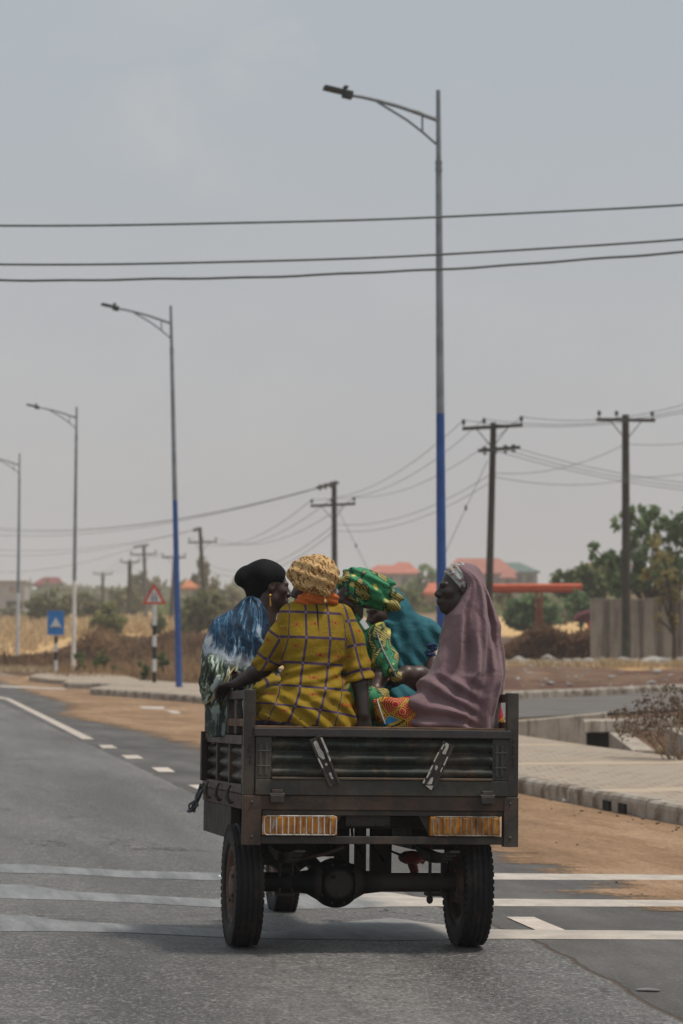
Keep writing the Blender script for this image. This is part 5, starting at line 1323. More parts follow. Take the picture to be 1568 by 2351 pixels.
def wire(p, q, sag, lab, r=.011):
    p, q = np.asarray(p, float), np.asarray(q, float); pts = []
    for i in range(25):
        e = i/24; pts.append(p+(q-p)*e-V3(0, 0, sag*4*e*(1-e)))
    mb = MB(); mb.tube(pts, r, 5); tag(mb.build('overhead_wire', MW2, base=p), lab, 'wire', 'wires between the utility poles')
I = ins_pts
for k, w_ in enumerate(('left', 'middle', 'right')):
    wire(I['c'][k], I['b'][k], .75, f'wire joining the {w_} insulators of the crossarms behind the cream headwrap and beside the shawl')
    wire(I['d'][k], I['c'][k], 1.2, f'wire joining the {w_} insulators of the poles beside the turban and behind the headwrap', .015)
    wire(I['e'][k], I['h'][k], .4, f'thin far wire from the {w_} insulator of the grey pole towards the blue lamp', .013)
    wire(I['g'][k], I['f'][k], .5, f'thin far wire from the {w_} insulator of the smallest pole to the short dark one', .013)
for k, (y, w_) in enumerate(((884, 'highest'), (904, 'second'), (915, 'third'))):
    wire(I['b'][2-k], at(1700, y, 88), .5, f'{w_} wire climbing from the two-armed pole towards the top right edge')
for k, (y, w_) in enumerate(((1204, 'upper'), (1210, 'middle'), (1222, 'lower'))):
    wire(I['c'][3+k], at(-60, y+2, 200), 1.0, f'{w_} wire of the bundle from the headwrap pole to the left edge', .014)
for k, (y, w_) in enumerate(((1253, 'upper'), (1268, 'lower'))):
    wire(I['d'][3+k], at(-60, y+4, 260), .8, f'{w_} wire of the pair from the turban pole to the left edge', .016)
wire(I['e'][4], at(-60, 1312, 290), .8, 'lowest sagging wire from the grey pole to the left edge', .017)
wire(at(1133, 1086, 99), at(1437, 1019, 102), .35, 'single wire rising between the two nearest utility poles')
wire(at(1437, 1019, 102), at(1700, 992, 104), .2, 'single wire from the pole before the wall to the right edge')
wire(at(1133, 1094, 99), at(1437, 1103, 102), .22, 'slack lowest wire between the two nearest utility poles')
wire(at(1450, 1096, 102), at(1700, 1052, 104), .2, 'short wire rising right from the middle of the pole before the wall')
for k, (x, y, y2, w_) in enumerate(((1190, 1030, 1118, 'upper'), (1165, 1034, 1128, 'middle'), (1140, 1036, 1137, 'lower'))):
    wire(at(x, y, 99), at(1700, y2, 101), .25, f'{w_} of three wires falling from the second crossarm to the right')
for k, (y, y2, w_) in enumerate(((1203, 1086, 'upper'), (1218, 1104, 'lower'))):
    wire(at(769, y, 134), at(1131, y2, 99), .6, f'{w_} low wire between the headwrap pole and the two-armed pole')
    wire(at(470, 1292+k*12, 210), at(769, y, 134), 1.3, f'{w_} low wire between the turban pole and the headwrap pole', .014)
for (p, q, m_, Y, lab) in (((1119, 1058), (998, 1322), (1062, 1168), 98, 'guy wire slanting down left from the two-armed pole'), ((775, 1168), (874, 1366), (823, 1254), 133, 'guy wire slanting down right from the headwrap pole')):
    a = at(*p, Y); b = at(*q, Y-3); mb = MB(); mb.tube([a, (a+b)/2, b], .013, 5); c = a+(b-a)*((p[1]-m_[1])/(p[1]-q[1])); mb.sphere(c, (.05, .05, .11), 8); tag(mb.build('guy_wire', MW2, base=a), lab, 'wire')
# --- road signs
M_SB = surf('sign_blue', (.018, .20, .55), (.016, .17, .48), 5, 3, .5, 0); M_SW = surf('sign_white', (.66, .66, .66), (.58, .58, .58), 6, 3, .55, 0); M_SR = surf('sign_red', (.62, .075, .035), (.55, .065, .03), 6, 3, .55, 0); M_SK = surf('sign_black', (.015, .016, .017), (.02, .02, .02), 6, 3, .6, 0); M_SG = surf('sign_back', (.2, .2, .2), (.15, .15, .15), 5, 3, .6, 0)
def banded_post(o, b, ztop, bands, r=.055):
    for z0, z1, m_ in bands:
        mb = MB(); mb.tube([(0, 0, z0), (0, 0, z1)], r, 12); mb.build('post_band', m_, o)
def plate(o, name, poly, m_, y, d=.012, parent=None):
    mb = MB(); mb.prism([(x, y, z) for x, z in poly], (0, d, 0)); return mb.build(name, m_, parent or o)
Y = 98; b = at(128, 1551, Y); s1 = empty('road_sign', b, 'blue rectangular speed hump sign on a black and white post', 'road sign', 'road signs on striped posts')
banded_post(s1, b, 1.4, [(-.2, .10, M_SK), (.10, .52, M_SW), (.52, .82, M_SK), (.82, 1.10, M_SW), (1.10, 1.35, M_SK), (1.35, 1.42, M_SW)])
hw = .275; z0, z1 = 1.40, 2.21
fr_ = plate(s1, 'sign_plate', [(-hw, z0), (hw, z0), (hw, z1), (-hw, z1)], M_SB, -.075, .014)
rim_ = MB()
for (xa, xb, za, zb) in ((-hw-.012, hw+.012, z1-.012, z1+.012), (-hw-.012, hw+.012, z0-.012, z0+.010), (-hw-.012, -hw+.010, z0+.010, z1-.012), (hw-.010, hw+.012, z0+.010, z1-.012)): rim_.bb(xa, xb, -.082, -.060, za, zb)
rim_.build('sign_rim', surf('pale_blue_rim', (.10, .24, .50), (.09, .2, .44), 5, 3, .5, 0), fr_)
plate(s1, 'white_triangle', [(-.20, z0+.24), (.20, z0+.24), (0, z0+.60)], M_SW, -.082, .005, fr_)
hump = [(-.15, z0+.205)]+[(x, z0+.215+.05*max(0, math.cos(x/.075*math.pi/2)) if abs(x) < .075 else z0+.215) for x in np.linspace(-.15, .15, 15)]+[(.15, z0+.205)]
plate(s1, 'hump_symbol', [(-.16, z0+.235), (.16, z0+.235), (.12, z0+.275), (.03, z0+.262), (-.03, z0+.262), (-.12, z0+.275)], M_SK, -.087, .004, fr_)
plate(s1, 'white_bar', [(-.13, z0+.262), (.13, z0+.262), (.12, z0+.245), (-.12, z0+.245)], M_SK, -.088, .003, fr_)
Y = 82; b = at(354, 1572, Y); s2 = empty('road_sign', b, 'triangular road narrows warning sign with red border on a striped post', 'road sign', 'road signs on striped posts')
k = Y/F
zz_ = [0, .37, .73, 1.09, 1.42, 1.70, 2.32]
for i in range(6):
    mb = MB(); mb.tube([(0, 0, zz_[i]-(.2 if i == 0 else 0)), (0, 0, zz_[i+1])], .058, 12); mb.build('post_band', (M_SK, M_SW, M_SK, M_SW, M_SK, M_SW)[i], s2)
def tri(s_, zc): return [(-.5*s_, zc-.289*s_), (.5*s_, zc-.289*s_), (.5*s_*.02, zc+.577*s_), (-.5*s_*.02, zc+.577*s_)]
zc = 2.505
pl = plate(s2, 'sign_plate', tri(.68, zc), M_SR, -.075, .014); plate(s2, 'white_field', tri(.45, zc-.004), M_SW, -.082, .005, pl)
for sx in (-1, 1): plate(s2, 'narrowing_symbol', [(sx*.022, zc+.115), (sx*.040, zc+.115), (sx*.042, zc+.04), (sx*.072, zc-.02), (sx*.078, zc-.105), (sx*.030, zc-.105), (sx*.028, zc+.0)][::sx], M_SK, -.087, .004, pl)
# --- foliage
def leaf_mat(name, stops, tr=.55):
    n = NT(name); lv = n.sep(n.attr('lv'))[0]
    n.out(n.ramp(lv, stops), .7, None, .25); n.b.inputs['Transmission Weight'].default_value = 0
    t = n.n('ShaderNodeBsdfTranslucent'); n.put(t.inputs[0], n.ramp(lv, stops)); mx = n.n('ShaderNodeMixShader'); mx.inputs[0].default_value = tr
    o = n.t.nodes['Material Output']; n.t.links.new(n.b.outputs[0], mx.inputs[1]); n.t.links.new(t.outputs[0], mx.inputs[2]); n.t.links.new(mx.outputs[0], o.inputs[0]); return n.m
LM = {
 'olive': leaf_mat('olive_leaves', [(0, (.11, .12, .06)), (.5, (.22, .225, .115)), (1, (.34, .335, .17))]),
 'dark': leaf_mat('dark_green_leaves', [(0, (.10, .15, .07)), (.5, (.21, .30, .14)), (1, (.34, .45, .22))]),
 'green': leaf_mat('mid_green_leaves', [(0, (.06, .085, .03)), (.5, (.14, .185, .065)), (1, (.25, .31, .12))]),
 'lime': leaf_mat('yellow_green_leaves', [(0, (.14, .15, .05)), (.5, (.26, .27, .10)), (1, (.40, .39, .17))]),
 'brown': leaf_mat('dead_brown_leaves', [(0, (.08, .043, .025)), (.5, (.18, .10, .05)), (1, (.33, .19, .09))]),
 'rust': leaf_mat('rust_dry_leaves', [(0, (.14, .075, .04)), (.5, (.26, .15, .075)), (1, (.42, .27, .13))]),
 'twiggy': leaf_mat('curled_dry_leaves', [(0, (.07, .05, .036)), (.5, (.16, .12, .085)), (1, (.30, .235, .165))]),
 'grey': leaf_mat('grey_olive_leaves', [(0, (.15, .16, .10)), (.5, (.24, .245, .155)), (1, (.35, .34, .22))]),
 'ochre': leaf_mat('ochre_green_leaves', [(0, (.17, .17, .065)), (.5, (.34, .30, .12)), (1, (.50, .38, .15))]),
}
M_BARK = surf('bark', (.085, .06, .042), (.05, .036, .026), 6, 5, .9, .4, 20)
def leaves(blobs, n, size, seed, flat=1.0):
    r = np.random.RandomState(seed); v = []; f = []; lv = []
    wts = np.array([b[1][0]*b[1][2] for b in blobs], float); wts /= wts.sum(); cnt = r.multinomial(n, wts)
    for (c, rad), m_ in zip(blobs, cnt):
        c = np.asarray(c, float); rad = np.asarray(rad, float)
        nc = max(5, m_//14); cd = r.normal(size=(nc, 3)); cd /= np.linalg.norm(cd, axis=1)[:, None]; cr = r.uniform(.45, 1.05, nc)**.7
        cl = c+cd*rad*cr[:, None]; cb = r.uniform(.15, .85, nc)
        for i in range(m_):
            j = r.randint(nc); p = cl[j]+r.normal(size=3)*rad*.13
            up = .5+.5*(p[2]-c[2])/rad[2]
            a = r.normal(size=3); a /= np.linalg.norm(a); b = r.normal(size=3); b -= a*(a@b); b /= np.linalg.norm(b); s_ = size*r.uniform(.6, 1.4)
            k = len(v); v += [p-a*s_, p+b*s_*.5, p+a*s_, p-b*s_*.5]; f.append((k, k+1, k+2, k+3)); q = np.clip(cb[j]*.7+.3*r.rand(), 0, 1); lv += [(q, 0, 0)]*4
    return v, f, lv
def shrub(name, label, cat, boxes, Y, mat, n, size, seed, trunk=None, group=None, deep=.8, ground=None):
    """boxes = [(pxl, pxr, pytop, pybot)] crown masses seen at distance Y"""
    blobs = []
    for (xl, xr, yt, yb) in boxes:
        a = at(xl, yb, Y); b = at(xr, yt, Y); c = (a+b)/2; c[1] = Y+rnd.uniform(-.5, .5)*abs(b[0]-a[0])*.3
        blobs.append((c, (abs(b[0]-a[0])/2, abs(b[0]-a[0])/2*deep, abs(b[2]-a[2])/2)))
    cx = np.mean([b[0] for b in blobs], axis=0); g = np.array([cx[0], Y, terr(cx[0], Y)])
    if trunk: g = at(trunk[0], trunk[1], Y)
    o = empty(name, g, label, cat, group)
    v, f, lv = leaves(blobs, n, size, seed); v = [p-g for p in v]
    m_ = mesh('crown', v, f, LM[mat], o); attr3(m_, 'lv', lv)
    tb = MB(); rr = random.Random(seed)
    top = max(b[0][2] for b in blobs)
    w = max(.03, .020*(top-g[2]))
    fork = V3(0, 0, max(.15, (min(b[0][2]-b[1][2]*.3 for b in blobs)-g[2])*.7))
    tb.tube([V3(0, 0, -.1), fork*.5+V3(rr.uniform(-.05, .05), 0, 0), fork], [w*1.25, w*1.05, w*.9], 8)
    for (c, rad) in blobs:
        for j in range(3):
            e = c-g+V3(rr.uniform(-.5, .5)*rad[0], rr.uniform(-.4, .4)*rad[1], rr.uniform(-.2, .6)*rad[2]); mid = fork*.55+e*.45+V3(rr.uniform(-.1, .1)*rad[0], 0, .1*rad[2]); tb.tube([fork*.9, mid, e], [w*.55, w*.38, w*.12], 6)
    tb.build('trunk', M_BARK, o); return o
BG = 'bushes on the far plain'
SH = [
 ('round dark bush left, behind the white lamp pole', 'olive', [(75, 135, 1352, 1430), (55, 105, 1372, 1440), (110, 160, 1370, 1435)], 230, 900, .30),
 ('pale grey bush at the far left edge beside the gatehouse', 'grey', [(-20, 60, 1395, 1428)], 260, 400, .3),
 ('wide olive bush between the white lamp pole and the smallest utility pole', 'olive', [(155, 225, 1355, 1425), (185, 250, 1372, 1430)], 240, 900, .3),
 ('yellow green bush below the smallest utility pole', 'lime', [(212, 285, 1398, 1462), (230, 270, 1385, 1440)], 170, 800, .22),
 ('olive bush behind the two short utility poles', 'olive', [(250, 330, 1345, 1420)], 280, 700, .34),
 ('grey olive tree crown above the triangular sign', 'grey', [(290, 350, 1318, 1385), (325, 372, 1322, 1400)], 330, 800, .36),
 ('small green bush at the foot of the triangular sign post', 'green', [(350, 380, 1405, 1455)], 170, 260, .2),
 ('large olive bush right of the blue lamp pole', 'olive', [(415, 480, 1372, 1470), (440, 520, 1352, 1450), (405, 450, 1395, 1470)], 165, 1600, .22),
 ('pale green bush behind the tie-dyed shoulder', 'grey', [(470, 550, 1335, 1420), (500, 570, 1350, 1440)], 260, 900, .32),
 ('feathery grey bush rising beside the turban pole', 'grey', [(452, 478, 1275, 1345), (440, 490, 1310, 1380)], 300, 500, .3),
 ('dark green tree between the two red roofed houses', 'dark', [(950, 1003, 1300, 1372), (935, 975, 1330, 1380)], 330, 700, .36),
 ('yellow green bush under the red roofed houses', 'lime', [(930, 990, 1365, 1412), (975, 1030, 1380, 1420)], 260, 700, .3),
 ('grey green bush between the teal hijab and the blue pole', 'green', [(900, 960, 1345, 1405), (950, 1010, 1395, 1440)], 230, 800, .28),
 ('round dark green bush under the orange gantry', 'dark', [(1160, 1230, 1378, 1440), (1195, 1278, 1368, 1440), (1170, 1290, 1400, 1448)], 135, 2200, .17),
 ('grey green bush behind the orange gantry post', 'grey', [(1250, 1330, 1385, 1430), (1130, 1180, 1345, 1400)], 200, 700, .25),
 ('light green leafy tree left of the big tree', 'green', [(1262, 1330, 1312, 1372), (1300, 1372, 1300, 1368), (1330, 1400, 1318, 1390)], 150, 2200, .18),
 ('yellow topped tree behind the concrete wall', 'lime', [(1340, 1440, 1290, 1350)], 190, 800, .24),
 ('dark low bush at the left end of the concrete wall', 'dark', [(1316, 1372, 1385, 1440), (1296, 1350, 1360, 1420)], 128, 800, .15),
]
for i, (lab, m_, bx_, Y, n_, sz) in enumerate(SH): shrub('bush' if 'tree' not in lab else 'tree', lab, 'tree' if ' tree' in lab else 'bush', bx_, Y, m_, n_, sz, 100+i, group=BG)
shrub('broadleaf_tree', 'big dark green tree behind the concrete wall at right', 'tree', [(1352, 1392, 1240, 1300), (1385, 1440, 1258, 1345), (1405, 1448, 1168, 1222), (1440, 1492, 1165, 1230), (1480, 1520, 1170, 1235), (1430, 1500, 1215, 1300), (1500, 1560, 1185, 1280), (1545, 1620, 1165, 1260), (1400, 1480, 1290, 1372), (1480, 1580, 1270, 1372), (1560, 1660, 1250, 1360)], 118, 'dark', 3900, .165, 31, trunk=(1490, 1500))
shrub('ochre_tree', 'thin tree with ochre green leaves in front of the wall', 'tree', [(1490, 1545, 1225, 1300), (1520, 1600, 1250, 1340), (1475, 1530, 1290, 1350), (1505, 1565, 1320, 1390), (1500, 1522, 1395, 1450), (1530, 1560, 1400, 1440)], 100, 'ochre', 650, .10, 33, trunk=(1548, 1508))
# dry hedge and burnt brush
def brush(name, label, pxs, Y, hgt, n, size, mat, seed, deep=3.0):
    r = np.random.RandomState(seed); v = []; f = []; lv = []
    x0, x1 = at(pxs[0], 1446, Y)[0], at(pxs[1], 1446, Y)[0]; g = tz((x0, Y))
    for i in range(n):
        x = r.uniform(x0, x1); y = Y+r.uniform(-.5, .5)*deep; hh = hgt*(.55+.45*math.sin(x*1.7+seed)*math.sin(x*.6+1)+.25*r.rand()); z = terr(x, y)+hh*r.rand()**.8
        d = r.normal(size=3); d[2] = abs(d[2])*1.2; d /= np.linalg.norm(d); b = r.normal(size=3); b -= d*(d@b); b /= np.linalg.norm(b); s_ = size*r.uniform(.5, 1.5); k = len(v)
        p = np.array([x, y, z])-g; v += [p-d*s_, p+b*s_*.3, p+d*s_, p-b*s_*.3]; f.append((k, k+1, k+2, k+3)); lv += [(np.clip(.25+.5*(math.sin(x*2.3)*.5+.5)*r.rand()+.25*r.rand(), 0, 1), 0, 0)]*4
    o = mesh(name, v, f, LM[mat]); o.location = tuple(g); attr3(o, 'lv', lv); tag(o, label, 'brush', kind='stuff'); return o
brush('dry_hedge', 'brown dead hedge left of the concrete wall', (1120, 1368), 108, 1.12, 6000, .22, 'brown', 4)
brush('burnt_brush', 'rust brown scrub along the burnt strip at left', (165, 320), 128, 1.5, 1100, .24, 'rust', 8, 6)
brush('burnt_scrub', 'low dark scrub along the burnt strip', (-40, 560), 132, .5, 6000, .22, 'brown', 9, 26)
brush('far_woodland', 'hazy olive bushland closing the horizon', (-200, 1800), 430, 3.6, 9000, 1.0, 'grey', 12, 110)
brush('far_thicket', 'olive scrub in front of the houses', (380, 1400), 320, 2.0, 6000, .6, 'green', 13, 60)
# brush('far_thicket', 'olive scrub behind the dry field at left', (60, 420), 300, 2.6, 3500, .6, 'olive', 14, 40)
# grasses
def grass(name, label, regions, n, hgt, cols, seed, w_=.012):
    r = np.random.RandomState(seed); v = []; f = []; lv = []
    per = [n*q[4]/sum(p[4] for p in regions) for q in regions]
    for (xl, xr, Ya, Yb, _), m_ in zip(regions, per):
        for i in range(int(m_)):
            Y = r.uniform(Ya, Yb); x = at(r.uniform(xl, xr), 1446, Y)[0]+.25*math.sin(i); z = terr(x, Y)-.03
            if math.sin(x*2.1+Y*.9)+math.sin(x*.7-Y*1.3+1) < -.5: continue
            hh = hgt*r.uniform(.4, 1.2); a = r.uniform(0, 6.28); dx, dy = math.cos(a)*w_*(Y/60), math.sin(a)*w_*(Y/60); lx, ly = r.normal(0, .3, 2)*hh; k = len(v)
            v += [(x-dx, Y-dy, z), (x+dx, Y+dy, z), (x+lx, Y+ly, z+hh)]; f.append((k, k+1, k+2)); lv += [(r.rand(), 0, 0)]*3
    o = mesh(name, v, f, cols); attr3(o, 'lv', lv); return tag(o, label, 'grass', kind='stuff')
LSTRAW = leaf_mat('straw', [(0, (.34, .245, .13)), (.5, (.53, .395, .22)), (1, (.70, .555, .35))], .3)
LDRY = leaf_mat('dry_weeds', [(0, (.15, .088, .045)), (.5, (.31, .19, .095)), (1, (.50, .34, .18))], .3)
grass('dry_grass', 'straw coloured dry grass along the verge', [(-40, 130, 112, 140, 3), (1160, 1620, 96.5, 100, 2), (1380, 1480, 97, 101, 1)], 8000, .26, LSTRAW, 3)
grass('dry_weeds', 'brown dry weeds behind the pavement', [(130, 480, 90, 125, 4), (-40, 480, 118, 150, 3)], 12000, .5, LDRY, 5)
grass('field_grass', 'pale straw field behind the burnt strip', [(-60, 500, 168, 260, 1)], 9000, .7, LSTRAW, 6, .03)
for i, (x, y0, y1, Y, lab) in enumerate(((182, 1500, 1545, 98, 'green weed plant right of the white lamp pole'), (222, 1502, 1540, 104, 'green weed plant left of the tallest weed'), (240, 1492, 1542, 104, 'tallest green weed plant on the verge'), (330, 1510, 1570, 88, 'green weed plant left of the striped sign post'), (375, 1500, 1535, 92, 'green weed plant between the sign post and the blue pole'), (268, 1530, 1552, 100, 'small green weed on the pavement edge'))):
    shrub('weed_plant', lab, 'plant', [(x-13, x+13, y0, y0+(y1-y0)*.6), (x-9, x+15, y0+(y1-y0)*.35, y1)], Y, 'green', 110, .10, 300+i, trunk=(x, y1), group='green weeds on the verge')
# --- left verge pavement and side road kerb
def slab(name, front, back, h, m_, paver=True, n=30):
    fp = [gnd(*p) for p in front]; bp = [gnd(*p) for p in back]; e1 = np.linspace(0, 1, len(fp)); e2 = np.linspace(0, 1, len(bp)); v = []; stl = []
    for i in range(n+1):
        e = i/n; p = np.array([np.interp(e, e1, [q[k] for q in fp]) for k in range(3)]); q = np.array([np.interp(e, e2, [q[k] for q in bp]) for k in range(3)])
        for (r_, dz) in ((p, -.1), (p, h-.02), (p+(q-p)*.01, h), (q, h), (q, -.1)):
            s_, t_ = st(r_[0], r_[1]); v.append((r_[0], r_[1], gst(s_, t_)+dz)); stl.append((s_, t_, 0))
    f = []
    for i in range(n):
        for k in range(4): a = i*5+k; f.append((a, a+5, a+6, a+1))
    f += [(0, 1, 2, 3, 4), tuple(n*5+k for k in (4, 3, 2, 1, 0))]
    o = mesh(name, v, f, m_); attr3(o, 'st', stl); o['kind'] = 'structure'
    bm = bmesh.new(); bm.from_mesh(o.data); bmesh.ops.recalc_face_normals(bm, faces=bm.faces); bm.to_mesh(o.data); bm.free(); return o
slab('pavement', [(560, 1622), (470, 1615), (330, 1603), (206, 1594)], [(560, 1588), (470, 1584), (370, 1576), (318, 1574)], .16, MAT_PAVER)
slab('pavement', [(318, 1588), (250, 1584), (206, 1581), (146, 1580)], [(318, 1572), (290, 1564), (250, 1558), (190, 1556)], .17, MAT_PAVER)
slab('pavement', [(206, 1576), (150, 1572), (110, 1570), (66, 1564)], [(206, 1557), (170, 1556), (110, 1556), (85, 1557)], .15, MAT_PAVER)
def kerb_run(pts, h, w, f=terr):
    mb = MB(); P = [gnd(*p, f) for p in pts]; L = [0]
    for a, b in zip(P, P[1:]): L.append(L[-1]+np.linalg.norm(b-a))
    n = int(L[-1]/1.0)
    for i in range(n):
        e0, e1 = i+.02, i+.985; a, b = [np.array([np.interp(e/n*L[-1], L, [q[k] for q in P]) for k in range(3)]) for e in (e0, e1)]
        d = nrm((b-a)*V3(1, 1, 0)); s_ = np.array([-d[1], d[0], 0]); a[2], b[2] = f(a[0], a[1]), f(b[0], b[1])
        pr = [(0, -.1), (0, h-.04), (.03, h), (w, h), (w, -.1)]; v = [q+s_*x+V3(0, 0, z) for q in (a, b) for x, z in pr]
        mb.add(v, [tuple(range(5))[::-1], tuple(range(5, 10))]+[(j, (j+1) % 5, 5+(j+1) % 5, 5+j) for j in range(5)])
    return tag(mb.build('kerb', MAT_KERB), kind='structure')
kerb_run([(560, 1625), (470, 1616.5), (330, 1604.5), (208, 1595.5)][::-1], .165, .15, lambda x, y: gst(*st(x, y)))
kerb_run([(318, 1589), (206, 1582), (146, 1581)][::-1], .17, .15, lambda x, y: gst(*st(x, y)))
kerb_run([(1000, 1617), (1160, 1608), (1300, 1602), (1470, 1594), (1620, 1588), (1800, 1580)], .20, .55)
def band(name, lo, hi, m_, dz, n=40, rows=6):
    A0 = [gnd(*p, terr) for p in lo]; B0 = [gnd(*p, terr) for p in hi]; v = []; stl = []; f = []
    for i in range(n+1):
        e = i/n; a = np.array([np.interp(e, np.linspace(0, 1, len(A0)), [q[k] for q in A0]) for k in range(3)]); b = np.array([np.interp(e, np.linspace(0, 1, len(B0)), [q[k] for q in B0]) for k in range(3)])
        for k in range(rows+1): p = a+(b-a)*k/rows; v.append((p[0], p[1], terr(p[0], p[1])+dz)); stl.append((*st(p[0], p[1]), 0))
    for i in range(n):
        for k in range(rows): q = i*(rows+1)+k; f.append((q, q+rows+1, q+rows+2, q+1))
    o = mesh(name, v, f, m_, smooth=True); attr3(o, 'st', stl); o['kind'] = 'structure'; return o
m_sr = surf('side_road_asphalt', (.165, .152, .138), (.13, .12, .11), .8, 6, .97, .4, 60, c3=(.24, .2, .165), s3=.6, spec=.1)
band('side_road', [(980, 1662), (1190, 1652), (1470, 1636), (1800, 1622)], [(980, 1616), (1160, 1608), (1470, 1594.5), (1800, 1581)], m_sr, .03)
# --- culvert
cv = empty('culvert', at(1345, 1712, 42.5), 'stained concrete culvert headwall with dark opening beside the pavement', 'culvert'); cb = np.array(cv.location)
def pr(mb, pts, d): mb.prism([np.asarray(p)-cb for p in pts], d)
mb = MB(); a, b = at(1120, 1661, 43.4), at(1391, 1636, 44.2); mb.prism([a-cb, b-cb, V3(b[0], b[1], -.5)-cb, V3(a[0], a[1], -.5)-cb], (.05, .34, 0)); mb.build('headwall', MAT_CONC, cv, .02)
mb = MB(); a, b = at(1340, 1655, 41.0), at(1560, 1650, 42.5); mb.prism([a-cb, b-cb, b-cb-V3(0, 0, .175), a-cb-V3(0, 0, .175)], (.05, .75, 0)); mb.build('lintel', MAT_CONC, cv, .015)
mb = MB(); a, b = at(1347, 1681, 41.35), at(1414, 1681, 41.35); mb.prism([a-cb, b-cb, b-cb-V3(0, 0, .35), a-cb-V3(0, 0, .35)], (.02, .3, 0)); mb.build('opening', MAT_DARK, cv)  # solid block, its black colour stands in for shade within the opening
mb = MB(); a, b = at(1398, 1681, 41.0), at(1452, 1722, 36.9); w_ = V3(.29, .03, 0); mb.add([a-cb, a+w_-cb, b+w_-cb, b-cb, V3(a[0], a[1], -.5)-cb, V3(*(a+w_)[:2], -.5)-cb, V3(*(b+w_)[:2], -.5)-cb, V3(b[0], b[1], -.5)-cb], [(0, 1, 2, 3), (4, 7, 6, 5), (0, 3, 7, 4), (1, 5, 6, 2), (0, 4, 5, 1), (3, 2, 6, 7)]); mb.build('wing_wall', MAT_CONC, cv, .015)
mb = MB(); a, b = at(1530, 1672, 40.5), at(1640, 1718, 37.5); w_ = V3(.3, .3, 0); mb.add([a-cb, a+w_-cb, b+w_-cb, b-cb, V3(a[0], a[1], -.5)-cb, V3(*(a+w_)[:2], -.5)-cb, V3(*(b+w_)[:2], -.5)-cb, V3(b[0], b[1], -.5)-cb], [(0, 1, 2, 3), (4, 7, 6, 5), (0, 3, 7, 4), (1, 5, 6, 2), (0, 4, 5, 1), (3, 2, 6, 7)]); mb.build('wing_wall', MAT_CONC, cv, .015)
def stone_mesh(c, r, seed):
    bm = bmesh.new(); bmesh.ops.create_icosphere(bm, subdivisions=2, radius=1); rr = random.Random(seed)
    k = [Vector((rr.uniform(-1, 1), rr.uniform(-1, 1), rr.uniform(-1, 1))).normalized() for _ in range(7)]
    for q in bm.verts:
        m_ = 1.0
        for d in k: m_ = min(m_, .72/max(.3, q.co.normalized().dot(d)) if q.co.normalized().dot(d) > .72 else 1)
        q.co = Vector((q.co.x*r[0], q.co.y*r[1], q.co.z*r[2]))*m_
    v = [np.array(q.co)+np.asarray(c) for q in bm.verts]; f = [[q.index for q in p.verts] for p in bm.faces]; bm.free(); return v, f
st_b = at(1516, 1735, 37.2); v, f = stone_mesh((0, 0, .05), (.085, .08, .10), 5)
o = mesh('stone', v, f, surf('yellow_stone', (.36, .28, .16), (.24, .18, .1), 8, 5, .9, .4, 20), smooth=False); o.location = tuple(st_b); tag(o, 'yellowish stone block on the far edge of the pavement', 'stone')
# rubble and litter in front of the wall, pebbles and chips by the kerb
mb = MB(); rr = random.Random(11)
M_RUB = surf('pale_rubble', (.42, .40, .37), (.22, .195, .17), 2, 4, .9, .3, 12, c3=(.62, .62, .62), s3=1.2)
for i in range(150):
    px = rr.uniform(1160, 1620); Y = rr.uniform(99, 104); r = min(.2, abs(rr.gauss(0, .08))+.04); x = at(px, 1446, Y)[0]
    v, f = stone_mesh((x, Y, terr(x, Y)+r*.3), (r*rr.uniform(.8, 1.9), r, r*rr.uniform(.5, 1.0)), i); mb.add(v, f)
for i in range(70):
    px = rr.uniform(1160, 1620); Y = rr.uniform(74, 97); r = min(.1, abs(rr.gauss(0, .035))+.02); x = at(px, 1446, Y)[0]
    v, f = stone_mesh((x, Y, terr(x, Y)+r*.3), (r*rr.uniform(.8, 1.9), r, r*rr.uniform(.5, .9)), i); mb.add(v, f)
tag(mb.build('rubble', M_RUB), 'heap of pale rubble and litter at the foot of the wall', 'rubble', kind='stuff')
mb = MB(); M_CHIP = surf('dark_chips', (.06, .05, .042), (.11, .09, .07), 20, 3, .9, 0)
for i in range(130):
    t = rr.uniform(15, 30); s_ = kerb_s(t)-abs(rr.gauss(0, .18))-.03 if i < 90 else rr.uniform(4.6, 6.8); x, y = xy(s_, t); r = rr.uniform(.003, .009)*(1.6 if i < 45 else 1)
    v, f = stone_mesh((x, y, gst(s_, t)+.006+r*.4), (r*rr.uniform(1, 2.2), r, r*.6), i); mb.add(v, f)
tag(mb.build('gravel_chips', M_CHIP), 'dark chips scattered over the sand by the kerb', 'gravel', kind='stuff')
for (px, py, c, lab) in ((1299, 1844, (.62, .62, .62), 'white paper scrap on the sand by the kerb'), (1488, 2276, (.22, .21, .20), 'flat pale scrap on the dark asphalt at lower right')):
    p = gnd(px, py); m_ = MB(); rr2 = random.Random(px)
    m_.tube([(-.085, 0, .004), (-.06, .01, .010), (0, .0, .014), (.06, -.01, .009), (.09, .005, .004)], [.012, .035, .04, .03, .008], 10) if py > 2000 else m_.box((0, 0, .018), (.06, .04, .02), (.2, .3, .4))
    m_.v = [q*np.array([.6, .6, .2]) for q in m_.v] if py > 2000 else m_.v
    o = m_.build('litter_scrap', surf('scrap_%d' % px, c, tuple(q*.8 for q in c), 30, 3, .8, 0)); o.location = (p[0], p[1], p[2]+.004); tag(o, lab, 'litter')
p = gnd(1533, 1879); m_ = MB(); m_.beam((-.16, .0, .03), (.12, .05, .045), .05, .014); m_.beam((-.05, -.03, .02), (.2, .02, .02), .03, .012); o = m_.build('broken_slat', M_CHIP); o.location = tuple(p); tag(o, 'dark broken slat lying against the kerb', 'debris')
